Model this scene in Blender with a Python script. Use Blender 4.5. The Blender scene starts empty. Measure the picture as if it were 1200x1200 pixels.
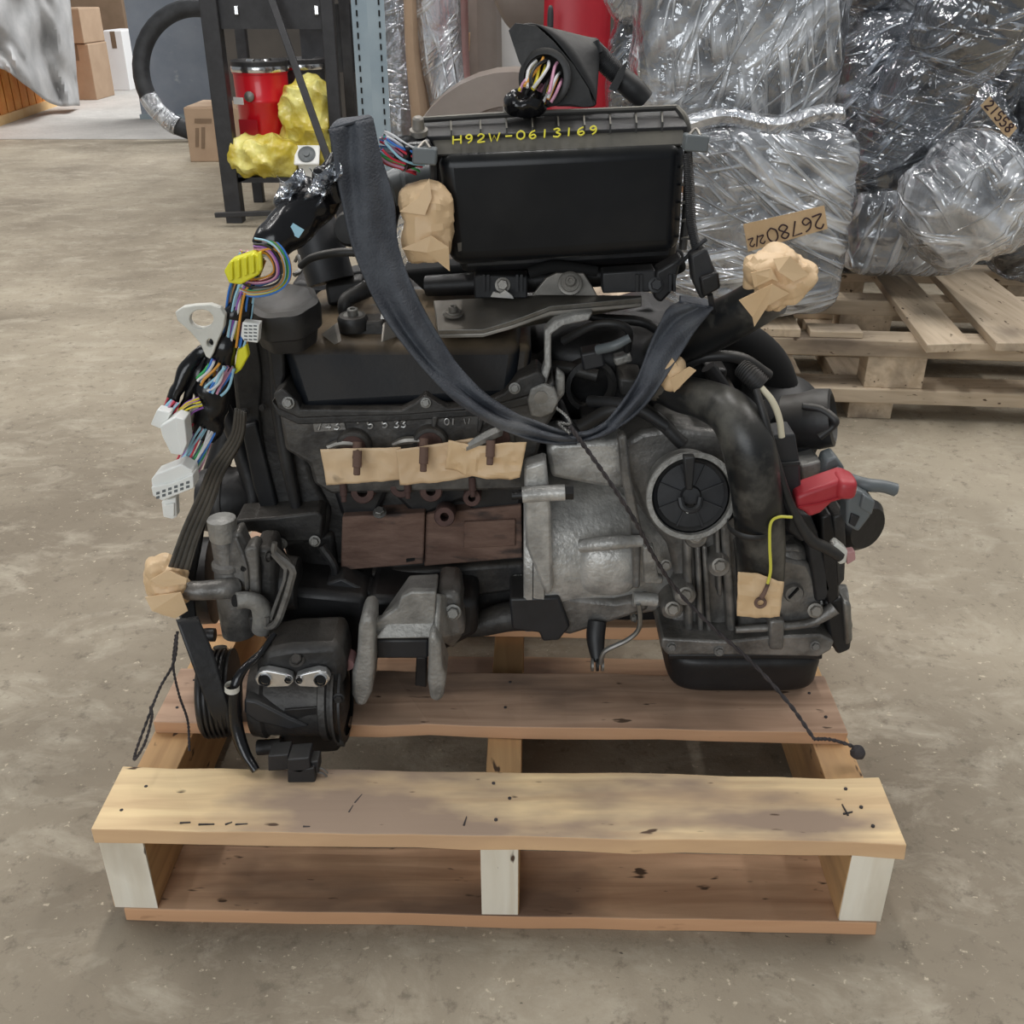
import bpy, bmesh, math, random
from mathutils import Vector, Matrix, Quaternion, noise
random.seed(7)
C = bpy.context.scene.collection
SC = bpy.context.scene
R = math.radians

# ---------------------------------------------------------------- camera
PITCH = R(27.3); CZ = 1.0; FPX = 1200.0
cam_d = bpy.data.cameras.new('camera'); cam = bpy.data.objects.new('camera', cam_d); C.objects.link(cam)
cam.location = (0, 0, CZ); cam.rotation_euler = (R(90) - PITCH, 0, 0)
cam_d.sensor_width = 36; cam_d.sensor_height = 36; cam_d.lens = 36 * FPX / 1200.0
cam_d.clip_start = 0.02; cam_d.clip_end = 100
SC.camera = cam
# ---------------------------------------------------------------- exposure
SC.view_settings.view_transform = 'Standard'
try: SC.view_settings.look = 'None'
except Exception: pass
SC.view_settings.gamma = 1.0; SC.view_settings.use_curve_mapping = False
SC.view_settings.exposure = 0.0
# ---------------------------------------------------------------- world: soft daylight of the open hall
w = bpy.data.worlds.new('world'); SC.world = w; w.use_nodes = True
w.node_tree.nodes['Background'].inputs[0].default_value = (0.90, 0.95, 1.0, 1)
w.node_tree.nodes['Background'].inputs[1].default_value = 0.23
def area(name, loc, tgt, sx, sy, power, col=(1, 1, 1)):
    d = bpy.data.lights.new(name, 'AREA'); d.shape = 'RECTANGLE'; d.size = sx; d.size_y = sy; d.energy = power; d.color = col
    o = bpy.data.objects.new(name, d); C.objects.link(o); o.location = loc
    o.rotation_euler = (Vector(tgt) - Vector(loc)).to_track_quat('-Z', 'Y').to_euler()
    return o
for lx, ly, pw in ((-.2, 2.6, 80), (2.3, 1.6, 62), (4.4, 3.2, 70), (-2.6, 2.4, 62), (-4.6, 3.6, 60), (-1.6, 5.6, 55), (1.4, 5.4, 50), (3.6, 5.6, 45)):
    area('ceiling_lamp', (lx, ly, 4.4), (lx, ly, 0), 0.22, 2.6, pw * .92, (1, .975, .95))
area('doorway_daylight', (-1.6, -3.6, 1.9), (0, 1.4, 0.3), 3.6, 2.4, 105, (.93, .97, 1))
area('far_daylight', (-1.6, 10.6, 4.4), (-4.2, 10.6, .3), 3.0, 3.0, 360, (1, 1, 1))  # added lamp for daylight from the far opening, aimed at the boxes' right sides

# ---------------------------------------------------------------- pixel of the 1200 frame -> point of the place
cp, sp = math.cos(PITCH), math.sin(PITCH)
def ray(px, py):
    dx = (px - 600) / FPX; dy = (600 - py) / FPX
    return Vector((dx, cp + dy * sp, -sp + dy * cp))
def P(px, py, Y):
    r = ray(px, py); return Vector((0, 0, CZ)) + r * (Y / r.y)
def PZ(px, py, z):
    r = ray(px, py); return Vector((0, 0, CZ)) + r * ((z - CZ) / r.z)
def pxm(Y, z=0.5):       # metres per pixel there
    return (Y * cp + (CZ - z) * sp) / FPX

# ---------------------------------------------------------------- materials
M = {}
def mat(name, col, rough=.6, metal=0., col2=None, scale=8., stretch=(1, 1, 1), bump=.15, bscale=60., dust=None, dust_amt=.0, spec=.5, contrast=(.35, .65), coat=0., trans=0., emit=0., spots=None, spot_scale=30., spot_pos=(.66, .72)):
    m = bpy.data.materials.new(name); m.use_nodes = True; M[name] = m
    nt = m.node_tree; n = nt.nodes; l = nt.links; b = n['Principled BSDF']
    b.inputs['Roughness'].default_value = rough; b.inputs['Metallic'].default_value = metal
    b.inputs['Specular IOR Level'].default_value = spec; b.inputs['Coat Weight'].default_value = coat
    b.inputs['Base Color'].default_value = (*col, 1)
    tc = n.new('ShaderNodeTexCoord'); mp = n.new('ShaderNodeMapping'); mp.inputs['Scale'].default_value = stretch
    oi = n.new('ShaderNodeObjectInfo'); add = n.new('ShaderNodeVectorMath'); add.operation = 'ADD'
    sc_ = n.new('ShaderNodeVectorMath'); sc_.operation = 'SCALE'; sc_.inputs[0].default_value = (7, 11, 5)
    l.new(oi.outputs['Random'], sc_.inputs['Scale']); l.new(tc.outputs['Object'], mp.inputs[0])
    l.new(mp.outputs[0], add.inputs[0]); l.new(sc_.outputs[0], add.inputs[1])
    v = add.outputs[0]
    colout = None
    if col2 is not None:
        t = n.new('ShaderNodeTexNoise'); t.inputs['Scale'].default_value = scale; t.inputs['Detail'].default_value = 6; t.inputs['Roughness'].default_value = .6
        l.new(v, t.inputs[0]); cr = n.new('ShaderNodeValToRGB')
        cr.color_ramp.elements[0].position = contrast[0]; cr.color_ramp.elements[1].position = contrast[1]
        cr.color_ramp.elements[0].color = (*col, 1); cr.color_ramp.elements[1].color = (*col2, 1)
        l.new(t.outputs[0], cr.inputs[0]); colout = cr.outputs[0]
    def mixin(fac, colB, prev):
        mx = n.new('ShaderNodeMix'); mx.data_type = 'RGBA'
        l.new(fac, mx.inputs[0])
        if prev is None: mx.inputs[6].default_value = (*col, 1)
        else: l.new(prev, mx.inputs[6])
        mx.inputs[7].default_value = (*colB, 1); return mx.outputs[2]
    if spots is not None:
        t3 = n.new('ShaderNodeTexNoise'); t3.inputs['Scale'].default_value = spot_scale; t3.inputs['Detail'].default_value = 4
        l.new(v, t3.inputs[0]); mr = n.new('ShaderNodeMapRange'); mr.inputs[1].default_value = spot_pos[0]; mr.inputs[2].default_value = spot_pos[1]
        l.new(t3.outputs[0], mr.inputs[0]); colout = mixin(mr.outputs[0], spots, colout)
    if dust is not None:
        g = n.new('ShaderNodeNewGeometry'); sx = n.new('ShaderNodeSeparateXYZ'); l.new(g.outputs['Normal'], sx.inputs[0])
        mr = n.new('ShaderNodeMapRange'); mr.inputs[1].default_value = .25; mr.inputs[2].default_value = .9; mr.inputs[4].default_value = dust_amt
        l.new(sx.outputs[2], mr.inputs[0])
        t4 = n.new('ShaderNodeTexNoise'); t4.inputs['Scale'].default_value = 14; t4.inputs['Detail'].default_value = 5; l.new(v, t4.inputs[0])
        mr2 = n.new('ShaderNodeMapRange'); mr2.inputs[1].default_value = .3; mr2.inputs[2].default_value = .6; mr2.inputs[3].default_value = .3; l.new(t4.outputs[0], mr2.inputs[0])
        mu = n.new('ShaderNodeMath'); mu.operation = 'MULTIPLY'; l.new(mr.outputs[0], mu.inputs[0]); l.new(mr2.outputs[0], mu.inputs[1])
        colout = mixin(mu.outputs[0], dust, colout)
    if colout is not None: l.new(colout, b.inputs['Base Color'])
    if bump:
        t2 = n.new('ShaderNodeTexNoise'); t2.inputs['Scale'].default_value = bscale; t2.inputs['Detail'].default_value = 4; l.new(v, t2.inputs[0])
        bp = n.new('ShaderNodeBump'); bp.inputs['Strength'].default_value = bump; bp.inputs['Distance'].default_value = .004
        l.new(t2.outputs[0], bp.inputs['Height']); l.new(bp.outputs[0], b.inputs['Normal'])
    if emit:
        b.inputs['Emission Color'].default_value = (*col, 1); b.inputs['Emission Strength'].default_value = emit
    return m

def wood(name, light, dark, stain, stain_pos=(.52, .64), rough=.7, axis=0, fleck=(.09, .055, .035), edge=None):
    m = bpy.data.materials.new(name); m.use_nodes = True; M[name] = m
    nt = m.node_tree; n = nt.nodes; l = nt.links; b = n['Principled BSDF']; b.inputs['Roughness'].default_value = rough
    b.inputs['Specular IOR Level'].default_value = .3
    tc = n.new('ShaderNodeTexCoord'); oi = n.new('ShaderNodeObjectInfo')
    sc_ = n.new('ShaderNodeVectorMath'); sc_.operation = 'SCALE'; sc_.inputs[0].default_value = (9, 13, 17); l.new(oi.outputs['Random'], sc_.inputs['Scale'])
    add = n.new('ShaderNodeVectorMath'); add.operation = 'ADD'; l.new(tc.outputs['Object'], add.inputs[0]); l.new(sc_.outputs[0], add.inputs[1])
    mp = n.new('ShaderNodeMapping'); s = [14, 14, 14]; s[axis] = 1.0; mp.inputs['Scale'].default_value = s; l.new(add.outputs[0], mp.inputs[0])
    t = n.new('ShaderNodeTexNoise'); t.inputs['Scale'].default_value = 3.2; t.inputs['Detail'].default_value = 8; t.inputs['Distortion'].default_value = .6; l.new(mp.outputs[0], t.inputs[0])
    cr = n.new('ShaderNodeValToRGB'); e = cr.color_ramp.elements; e[0].position = .35; e[1].position = .62; e[0].color = (*dark, 1); e[1].color = (*light, 1)
    l.new(t.outputs[0], cr.inputs[0])
    mp2 = n.new('ShaderNodeMapping'); s2 = [7, 7, 7]; s2[axis] = 2.5; mp2.inputs['Scale'].default_value = s2; l.new(add.outputs[0], mp2.inputs[0])
    t2 = n.new('ShaderNodeTexNoise'); t2.inputs['Scale'].default_value = 1.0; t2.inputs['Detail'].default_value = 5; l.new(mp2.outputs[0], t2.inputs[0])
    mr = n.new('ShaderNodeMapRange'); mr.inputs[1].default_value = stain_pos[0]; mr.inputs[2].default_value = stain_pos[1]; l.new(t2.outputs[0], mr.inputs[0])
    mx = n.new('ShaderNodeMix'); mx.data_type = 'RGBA'; l.new(mr.outputs[0], mx.inputs[0]); l.new(cr.outputs[0], mx.inputs[6]); mx.inputs[7].default_value = (*stain, 1)
    mp3 = n.new('ShaderNodeMapping'); s3 = [75, 75, 75]; s3[axis] = 26; mp3.inputs['Scale'].default_value = s3; l.new(add.outputs[0], mp3.inputs[0])
    t3 = n.new('ShaderNodeTexNoise'); t3.inputs['Scale'].default_value = 1.0; t3.inputs['Detail'].default_value = 2; l.new(mp3.outputs[0], t3.inputs[0])
    mr3 = n.new('ShaderNodeMapRange'); mr3.inputs[1].default_value = .685; mr3.inputs[2].default_value = .74; l.new(t3.outputs[0], mr3.inputs[0])
    mx2 = n.new('ShaderNodeMix'); mx2.data_type = 'RGBA'; l.new(mr3.outputs[0], mx2.inputs[0]); l.new(mx.outputs[2], mx2.inputs[6]); mx2.inputs[7].default_value = (*fleck, 1)
    if edge is not None:   # fresh sawn edges keep the wood's own orange, the faces are weathered
        g = n.new('ShaderNodeNewGeometry'); sx = n.new('ShaderNodeSeparateXYZ'); l.new(g.outputs['True Normal'], sx.inputs[0])
        ab = n.new('ShaderNodeMath'); ab.operation = 'ABSOLUTE'; l.new(sx.outputs[2], ab.inputs[0])
        me_ = n.new('ShaderNodeMapRange'); me_.inputs[1].default_value = .8; me_.inputs[2].default_value = .4; me_.inputs[4].default_value = .75; l.new(ab.outputs[0], me_.inputs[0])
        mx5 = n.new('ShaderNodeMix'); mx5.data_type = 'RGBA'; l.new(me_.outputs[0], mx5.inputs[0]); l.new(mx2.outputs[2], mx5.inputs[6]); mx5.inputs[7].default_value = (*edge, 1); mx2 = mx5
    # every plank a little different in value
    hv = n.new('ShaderNodeHueSaturation'); mr4 = n.new('ShaderNodeMapRange'); mr4.inputs[3].default_value = .85; mr4.inputs[4].default_value = 1.12
    l.new(oi.outputs['Random'], mr4.inputs[0]); l.new(mr4.outputs[0], hv.inputs['Value']); l.new(mx2.outputs[2], hv.inputs['Color'])
    l.new(hv.outputs[0], b.inputs['Base Color'])
    bp = n.new('ShaderNodeBump'); bp.inputs['Strength'].default_value = .35; bp.inputs['Distance'].default_value = .003; l.new(t.outputs[0], bp.inputs['Height']); l.new(bp.outputs[0], b.inputs['Normal'])
    return m

def wrapmat(name, opacity=.5, tint=(.62, .66, .70), angles=(8, 30, -25), along=1.6, across=17., milk=.3, dens=1.):
    """thin clear stretch film: see-through, crossed by thin creases with highlights painted as whitish lines, milky in broad patches"""
    m = bpy.data.materials.new(name); m.use_nodes = True; M[name] = m
    nt = m.node_tree; n = nt.nodes; l = nt.links; b = n['Principled BSDF']; out = n['Material Output']
    b.inputs['Base Color'].default_value = (*tint, 1); b.inputs['Roughness'].default_value = .22; b.inputs['Specular IOR Level'].default_value = .7
    tc = n.new('ShaderNodeTexCoord')
    def math_(op, x, y=None, z=None):
        k = n.new('ShaderNodeMath'); k.operation = op
        for q, s in enumerate((x, y, z)):
            if s is None: continue
            if isinstance(s, (int, float)): k.inputs[q].default_value = s
            else: l.new(s, k.inputs[q])
        return k.outputs[0]
    def rng(x, a_, b_, lo=0., hi=1.):
        mr = n.new('ShaderNodeMapRange'); mr.inputs[1].default_value = a_; mr.inputs[2].default_value = b_; mr.inputs[3].default_value = lo; mr.inputs[4].default_value = hi
        l.new(x, mr.inputs[0]); return mr.outputs[0]
    def nse(vec, sc, det, dist=0.):
        t = n.new('ShaderNodeTexNoise'); t.inputs['Scale'].default_value = sc; t.inputs['Detail'].default_value = det; t.inputs['Distortion'].default_value = dist; l.new(vec, t.inputs[0]); return t.outputs[0]
    total = None
    for k, an in enumerate(angles):
        r1 = n.new('ShaderNodeMapping'); r1.inputs['Rotation'].default_value = (0, R(an), 0); r1.inputs['Location'].default_value = (k * 3.1, k, 0); l.new(tc.outputs['Object'], r1.inputs[0])
        s1 = n.new('ShaderNodeMapping'); s1.inputs['Scale'].default_value = (along, 2, across); l.new(r1.outputs[0], s1.inputs[0])
        x = nse(s1.outputs[0], 1.0, 2.5, .5)
        line_ = rng(math_('ABSOLUTE', math_('SUBTRACT', x, .5)), .0, .035 * dens, 1., 0.)
        msk = rng(nse(r1.outputs[0], 3.2 + k, 2), .46, .62)
        y = math_('MULTIPLY', line_, msk)
        total = y if total is None else math_('MAXIMUM', total, y)
    broad = nse(tc.outputs['Object'], 5.5, 4, 1.2)
    fine = nse(tc.outputs['Object'], 26, 3, 1.0)
    h = math_('ADD', math_('MULTIPLY', total, .45), math_('ADD', math_('MULTIPLY', broad, 1.6), math_('MULTIPLY', fine, .22)))
    bp = n.new('ShaderNodeBump'); bp.inputs['Strength'].default_value = 1.0; bp.inputs['Distance'].default_value = .018; l.new(h, bp.inputs['Height']); l.new(bp.outputs[0], b.inputs['Normal'])
    op = math_('ADD', math_('MULTIPLY', total, opacity), rng(broad, .38, .64, milk * .15, milk)); op = math_('MINIMUM', op, 1.0)  # crease glints painted in as whitish, more opaque lines
    tr = n.new('ShaderNodeBsdfTransparent'); mx = n.new('ShaderNodeMixShader'); l.new(op, mx.inputs[0]); l.new(tr.outputs[0], mx.inputs[1]); l.new(b.outputs[0], mx.inputs[2])
    gl = n.new('ShaderNodeBsdfGlossy'); gl.inputs['Roughness'].default_value = .10; gl.inputs['Color'].default_value = (.95, .97, 1, 1); l.new(bp.outputs[0], gl.inputs['Normal'])
    lw = n.new('ShaderNodeFresnel'); lw.inputs[0].default_value = 1.5; l.new(bp.outputs[0], lw.inputs['Normal'])
    fm = math_('MULTIPLY_ADD', lw.outputs[0], 1.0, .13)
    mx2 = n.new('ShaderNodeMixShader'); l.new(fm, mx2.inputs[0]); l.new(mx.outputs[0], mx2.inputs[1]); l.new(gl.outputs[0], mx2.inputs[2])
    l.new(mx2.outputs[0], out.inputs['Surface'])
    return m

mat('iron', (.024, .024, .025), .5, .3, (.060, .058, .055), 22, dust=(.12, .10, .078), dust_amt=.4, bump=.3, bscale=120)
mat('iron_black', (.007, .007, .008), .45, .1, (.016, .016, .017), 12, dust=(.07, .06, .05), dust_amt=.25, bump=.15, bscale=90)
mat('cover_black', (.004, .005, .0075), .45, 0, (.008, .010, .013), 9, dust=(.22, .165, .105), dust_amt=.85, bump=.1, bscale=200, spec=.16)
mat('head_metal', (.050, .048, .047), .45, .5, (.125, .12, .112), 30, dust=(.16, .13, .10), dust_amt=.5, bump=.35, bscale=90)
mat('alu', (.30, .295, .28), .40, .35, (.58, .57, .54), 26, dust=(.24, .22, .19), dust_amt=.3, bump=.4, bscale=160, contrast=(.36, .66), spots=(.09, .085, .08), spot_scale=9, spot_pos=(.56, .70))
mat('alu_dark', (.10, .097, .092), .42, .4, (.26, .25, .235), 22, dust=(.17, .15, .12), dust_amt=.4, bump=.35, bscale=140)
mat('alu_bright', (.55, .55, .54), .3, .8, (.7, .7, .69), 40, bump=.1)
mat('cast_grey', (.22, .215, .20), .48, .35, (.36, .35, .325), 34, bump=.35, bscale=220, spots=(.10, .095, .085), spot_scale=14, spot_pos=(.58, .74))
mat('steel', (.27, .265, .25), .42, .7, (.17, .165, .15), 40, bump=.2)
mat('plate_steel', (.22, .21, .19), .45, .6, (.33, .31, .28), 25, dust=(.22, .19, .15), dust_amt=.6, bump=.15)
mat('rust', (.12, .068, .05), .8, .1, (.20, .125, .095), 18, stretch=(1, 1, 3), bump=.3, bscale=80, spots=(.05, .035, .03), spot_scale=16, spot_pos=(.58, .7))
mat('rust_lug', (.06, .034, .030), .8, .1, (.11, .06, .05), 50, bump=.3)
mat('plastic_black', (.0045, .0052, .0065), .28, 0, (.009, .010, .012), 7, bump=.04, bscale=40, spots=(.016, .016, .016), spot_scale=6, spot_pos=(.55, .75), dust=(.11, .105, .085), dust_amt=.25, spec=.28)
mat('plastic_flange', (.018, .018, .018), .5, 0, (.035, .034, .031), 30, dust=(.17, .155, .12), dust_amt=.95, bump=.1)
mat('plastic_dull', (.012, .013, .015), .48, 0, (.021, .022, .025), 20, bump=.1, dust=(.09, .08, .065), dust_amt=.3)
mat('rubber', (.011, .011, .012), .5, 0, (.028, .028, .028), 14, dust=(.12, .105, .085), dust_amt=.5, bump=.12, bscale=90)
mat('hose', (.011, .012, .013), .38, 0, (.12, .115, .10), 11, contrast=(.47, .66), dust=(.14, .125, .10), dust_amt=.35, bump=.08)
mat('tape_black', (.006, .006, .007), .22, 0, None, bump=.3, bscale=35)
mat('webbing', (.034, .038, .048), .58, 0, (.066, .073, .086), 30, bump=.4, bscale=420, spots=(.12, .12, .12), spot_scale=9, spot_pos=(.58, .8))
mat('belt_tan', (.065, .060, .052), .6, 0, (.12, .108, .09), 30, bump=.2)
mat('kraft', (.66, .46, .26), .5, 0, (.76, .55, .33), 9, bump=.35, bscale=30)
mat('kraft_dirty', (.60, .42, .25), .5, 0, (.72, .53, .33), 9, bump=.35, bscale=30, spots=(.09, .06, .04), spot_scale=16, spot_pos=(.60, .68))
mat('card', (.36, .25, .165), .8, 0, (.41, .29, .195), 6, bump=.1)
mat('card_dark', (.17, .115, .07), .8, 0, (.21, .14, .09), 6, bump=.1)
mat('card_pale', (.58, .48, .36), .8, 0, (.66, .57, .45), 6, bump=.1)
mat('white_plastic', (.80, .81, .78), .35, 0, (.86, .86, .82), 20, bump=.05)
mat('white_cast', (.60, .59, .53), .5, .05, (.70, .69, .63), 40, bump=.3)
mat('yellow_plastic', (.78, .74, .03), .4, 0, None, bump=.05)
mat('yellow_pipe', (.66, .62, .08), .4, 0, None, bump=.05)
mat('yellow_bag', (.56, .44, .05), .25, 0, (.80, .74, .24), 9, bump=.9, bscale=22, contrast=(.42, .62))
mat('red_paint', (.62, .010, .020), .28, 0, None, bump=.02, coat=.3)
mat('red_dark', (.32, .006, .016), .4, 0, (.38, .01, .02), 5, bump=.03)
mat('red_cap', (.36, .018, .028), .45, 0, (.43, .04, .05), 9, bump=.08)
mat('pink_paint', (.45, .20, .20), .4, 0, (.5, .4, .38), 3, bump=.1)
mat('tan_body', (.20, .165, .145), .4, 0, (.28, .24, .21), 3, bump=.05)
mat('pale_body', (.48, .48, .48), .4, 0, (.55, .54, .53), 3, bump=.05)
mat('panel_blue', (.21, .245, .295), .6, 0, (.26, .295, .345), 4, bump=.05, spots=(.36, .39, .42), spot_scale=9, spot_pos=(.66, .75))
mat('rack_blue', (.26, .33, .375), .5, .2, (.32, .39, .43), 5, bump=.05)
mat('hole_black', (.004, .004, .004), .9, 0, None, bump=0)
mat('frame_black', (.018, .018, .020), .5, 0, (.03, .03, .033), 20, bump=.1, dust=(.1, .09, .08), dust_amt=.35)
mat('chrome', (.75, .75, .75), .18, 1., None, bump=.02)
mat('tyre', (.020, .021, .023), .6, 0, (.04, .042, .046), 12, bump=.3, bscale=50)
mat('sheet_grey', (.34, .34, .34), .5, 0, (.46, .455, .45), 5, bump=.15, bscale=14)
mat('crate_orange', (.72, .22, .02), .6, 0, (.80, .36, .07), 6, bump=.2)
mat('crate_edge', (.78, .50, .22), .6, 0, (.82, .58, .3), 6, bump=.2)
mat('seat_dark', (.030, .034, .042), .7, 0, (.06, .065, .075), 6, bump=.2)
mat('seat_grey', (.09, .10, .115), .7, 0, (.17, .18, .195), 4, bump=.2)
mat('black_shape', (.012, .012, .014), .4, 0, (.03, .03, .034), 4, bump=.1)
mat('ink_dark', (.035, .012, .02), .6, 0, None, bump=0)
mat('ink_yellow', (.78, .70, .06), .5, 0, None, bump=0)
mat('wall_dark', (.055, .050, .045), .9, 0, (.085, .075, .065), 2, bump=.1)
mat('white_flat', (.8, .8, .8), .5, 0, None, bump=0)  # plain matte white for the far carton and the pail label
mat('letter_cast', (.50, .49, .47), .35, .5, None, bump=0)
mat('orange_card', (.50, .22, .07), .6, 0, (.6, .3, .12), 6, bump=.1)
mat('conn_grey', (.13, .145, .15), .4, 0, None, bump=.05)
mat('cream_wire', (.68, .62, .46), .45, 0, None, bump=0)
mat('string_dark', (.03, .026, .028), .8, 0, (.06, .05, .05), 60, bump=.1)
wood('wood_front', (.86, .66, .38), (.64, .45, .26), (.34, .25, .185), (.49, .60), edge=(.72, .45, .25))
wood('wood_mid', (.54, .36, .25), (.38, .24, .16), (.20, .14, .105), (.50, .62), edge=(.62, .36, .20))
wood('wood_dark', (.62, .40, .25), (.42, .25, .15), (.22, .14, .095), (.53, .66), edge=(.62, .34, .18))
wood('wood_stringer', (.62, .39, .19), (.48, .29, .14), (.32, .20, .115), (.6, .75), axis=1)
wood('wood_endgrain', (.92, .86, .73), (.80, .72, .58), (.62, .54, .42), (.58, .72), axis=2)
wood('wood_back', (.66, .54, .40), (.52, .41, .29), (.24, .19, .145), (.56, .72))
wood('wood_back_deep', (.66, .54, .40), (.52, .41, .29), (.24, .19, .145), (.56, .72), axis=1)
wrapmat('film', .72, tint=(.86, .90, .95), angles=(62, 40, 80, 100), milk=.52, dens=1.2)
wrapmat('film_streaky', .85, tint=(.88, .92, .97), angles=(-24, -14, -40, 10), along=1.3, across=20, milk=.58, dens=1.5)
wrapmat('film_dark', .55, tint=(.66, .74, .86), angles=(-12, 20, 50), along=2, across=26, milk=.10)
wrapmat('film_milky', .75, tint=(.86, .89, .93), angles=(40, 70, -50, 0), milk=.70)
WC = [(.70, .70, .70), (.05, .20, .60), (.65, .05, .08), (.02, .02, .02), (.75, .62, .05), (.06, .42, .12), (.65, .32, .45), (.35, .62, .75), (.45, .22, .06), (.72, .33, .05), (.32, .12, .45)]
WM = [mat('wire_%s' % k, c, .35, 0, None, bump=0) for k, c in zip(['white', 'blue', 'red', 'black', 'yellow', 'green', 'pink', 'sky', 'brown', 'orange', 'violet'], WC)]

# ---------------------------------------------------------------- object helpers
WL = {}
def tag(o, label=None, cat=None, group=None, kind=None):
    if label: o['label'] = label
    if cat: o['category'] = cat
    if group: o['group'] = group
    if kind: o['kind'] = kind
    return o
def empty(name, loc, label, cat, group=None):
    o = bpy.data.objects.new(name, None); C.objects.link(o); o.location = loc; o.empty_display_size = .05
    WL[o] = Vector(loc); return tag(o, label, cat, group)
def obj(name, bm, m, parent=None, bevel=0., seg=2, smooth=True, ang=38, subsurf=0, solid=0., solid_off=0.):
    """bm holds world coordinates; the object's origin goes to the middle of its own box"""
    bmesh.ops.recalc_face_normals(bm, faces=bm.faces)
    xs = [v.co for v in bm.verts]
    lo = Vector((min(v.x for v in xs), min(v.y for v in xs), min(v.z for v in xs))); hi = Vector((max(v.x for v in xs), max(v.y for v in xs), max(v.z for v in xs)))
    c = (lo + hi) / 2
    if parent is None: c.z = lo.z
    for v in bm.verts: v.co -= c
    me = bpy.data.meshes.new(name); bm.to_mesh(me); bm.free()
    ms = m if isinstance(m, (list, tuple)) else [m]
    for k in ms: me.materials.append(M[k] if isinstance(k, str) else k)
    if smooth:
        me.polygons.foreach_set('use_smooth', [True] * len(me.polygons))
        try: me.set_sharp_from_angle(angle=R(ang))
        except Exception: pass
    o = bpy.data.objects.new(name, me); C.objects.link(o); WL[o] = c.copy()
    if parent is not None: o.parent = parent; o.location = c - WL[parent]
    else: o.location = c
    if solid:
        s = o.modifiers.new('solid', 'SOLIDIFY'); s.thickness = solid; s.offset = solid_off
    if bevel:
        b = o.modifiers.new('bevel', 'BEVEL'); b.width = bevel; b.segments = seg; b.limit_method = 'ANGLE'; b.angle_limit = R(35); b.use_clamp_overlap = True
    if subsurf:
        s = o.modifiers.new('sub', 'SUBSURF'); s.levels = subsurf; s.render_levels = subsurf
    return o
def NB(): return bmesh.new()

def add_hexa(bm, p):   # p: 4 front + 4 back, same order
    v = [bm.verts.new(q) for q in p]
    for f in ((0, 1, 2, 3), (7, 6, 5, 4), (0, 4, 5, 1), (1, 5, 6, 2), (2, 6, 7, 3), (3, 7, 4, 0)): bm.faces.new([v[i] for i in f])
def hexa(p):
    bm = NB(); add_hexa(bm, p); return bm
def add_box(bm, c, s, rot=None):
    c = Vector(c); h = Vector(s) / 2; rot = rot or Matrix.Identity(3)
    q = [(-1, -1, -1), (1, -1, -1), (1, -1, 1), (-1, -1, 1), (-1, 1, -1), (1, 1, -1), (1, 1, 1), (-1, 1, 1)]
    add_hexa(bm, [c + rot @ Vector((a * h.x, b * h.y, d * h.z)) for a, b, d in q])
def box(c, s, rot=None):
    bm = NB(); add_box(bm, c, s, rot); return bm
def add_prism3(bm, pts, vec):
    vec = Vector(vec); a = [bm.verts.new(p) for p in pts]; b = [bm.verts.new(Vector(p) + vec) for p in pts]
    bm.faces.new(a); bm.faces.new(list(reversed(b)))
    for i in range(len(a)): j = (i + 1) % len(a); bm.faces.new((a[i], b[i], b[j], a[j]))
def prism(px, Y, depth, taper=1.0):
    """outline seen from the front at distance Y, given real depth"""
    pts = [P(q[0], q[1], q[2] if len(q) > 2 else Y) for q in px]
    bm = NB()
    if taper == 1.0: add_prism3(bm, pts, (0, depth, 0)); return bm
    c = sum(pts, Vector()) / len(pts)
    a = [bm.verts.new(p) for p in pts]; b = [bm.verts.new(c + (p - c) * taper + Vector((0, depth, 0))) for p in pts]
    bm.faces.new(a); bm.faces.new(list(reversed(b)))
    for i in range(len(a)): j = (i + 1) % len(a); bm.faces.new((a[i], b[i], b[j], a[j]))
    return bm
def slab(pts, vec):
    bm = NB(); add_prism3(bm, [Vector(p) for p in pts], vec); return bm

def cr(pts, n):
    """catmull-rom through tuples of any length, n samples per span"""
    pts = [tuple(p) for p in pts]
    if len(pts) < 3:
        return [tuple(a + (b - a) * k / n for a, b in zip(pts[0], pts[1])) for k in range(n + 1)]
    e = [tuple(2 * a - b for a, b in zip(pts[0], pts[1]))] + pts + [tuple(2 * a - b for a, b in zip(pts[-1], pts[-2]))]
    out = []
    for i in range(1, len(e) - 2):
        p0, p1, p2, p3 = e[i - 1], e[i], e[i + 1], e[i + 2]
        for k in range(n):
            t = k / n
            out.append(tuple(.5 * ((2 * b) + (-a + c) * t + (2 * a - 5 * b + 4 * c - d) * t * t + (-a + 3 * b - 3 * c + d) * t ** 3) for a, b, c, d in zip(p0, p1, p2, p3)))
    out.append(pts[-1]); return out
def frames(ps):
    T = []
    for i in range(len(ps)):
        a = ps[max(0, i - 1)]; b = ps[min(len(ps) - 1, i + 1)]; d = (b - a)
        T.append(d.normalized() if d.length > 1e-9 else Vector((0, 0, 1)))
    u = T[0].orthogonal().normalized(); F = []
    for i, t in enumerate(T):
        if i:
            q = T[i - 1].rotation_difference(t); u = (q @ u); u = (u - t * u.dot(t)).normalized()
        F.append((t, u, t.cross(u)))
    return F
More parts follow.
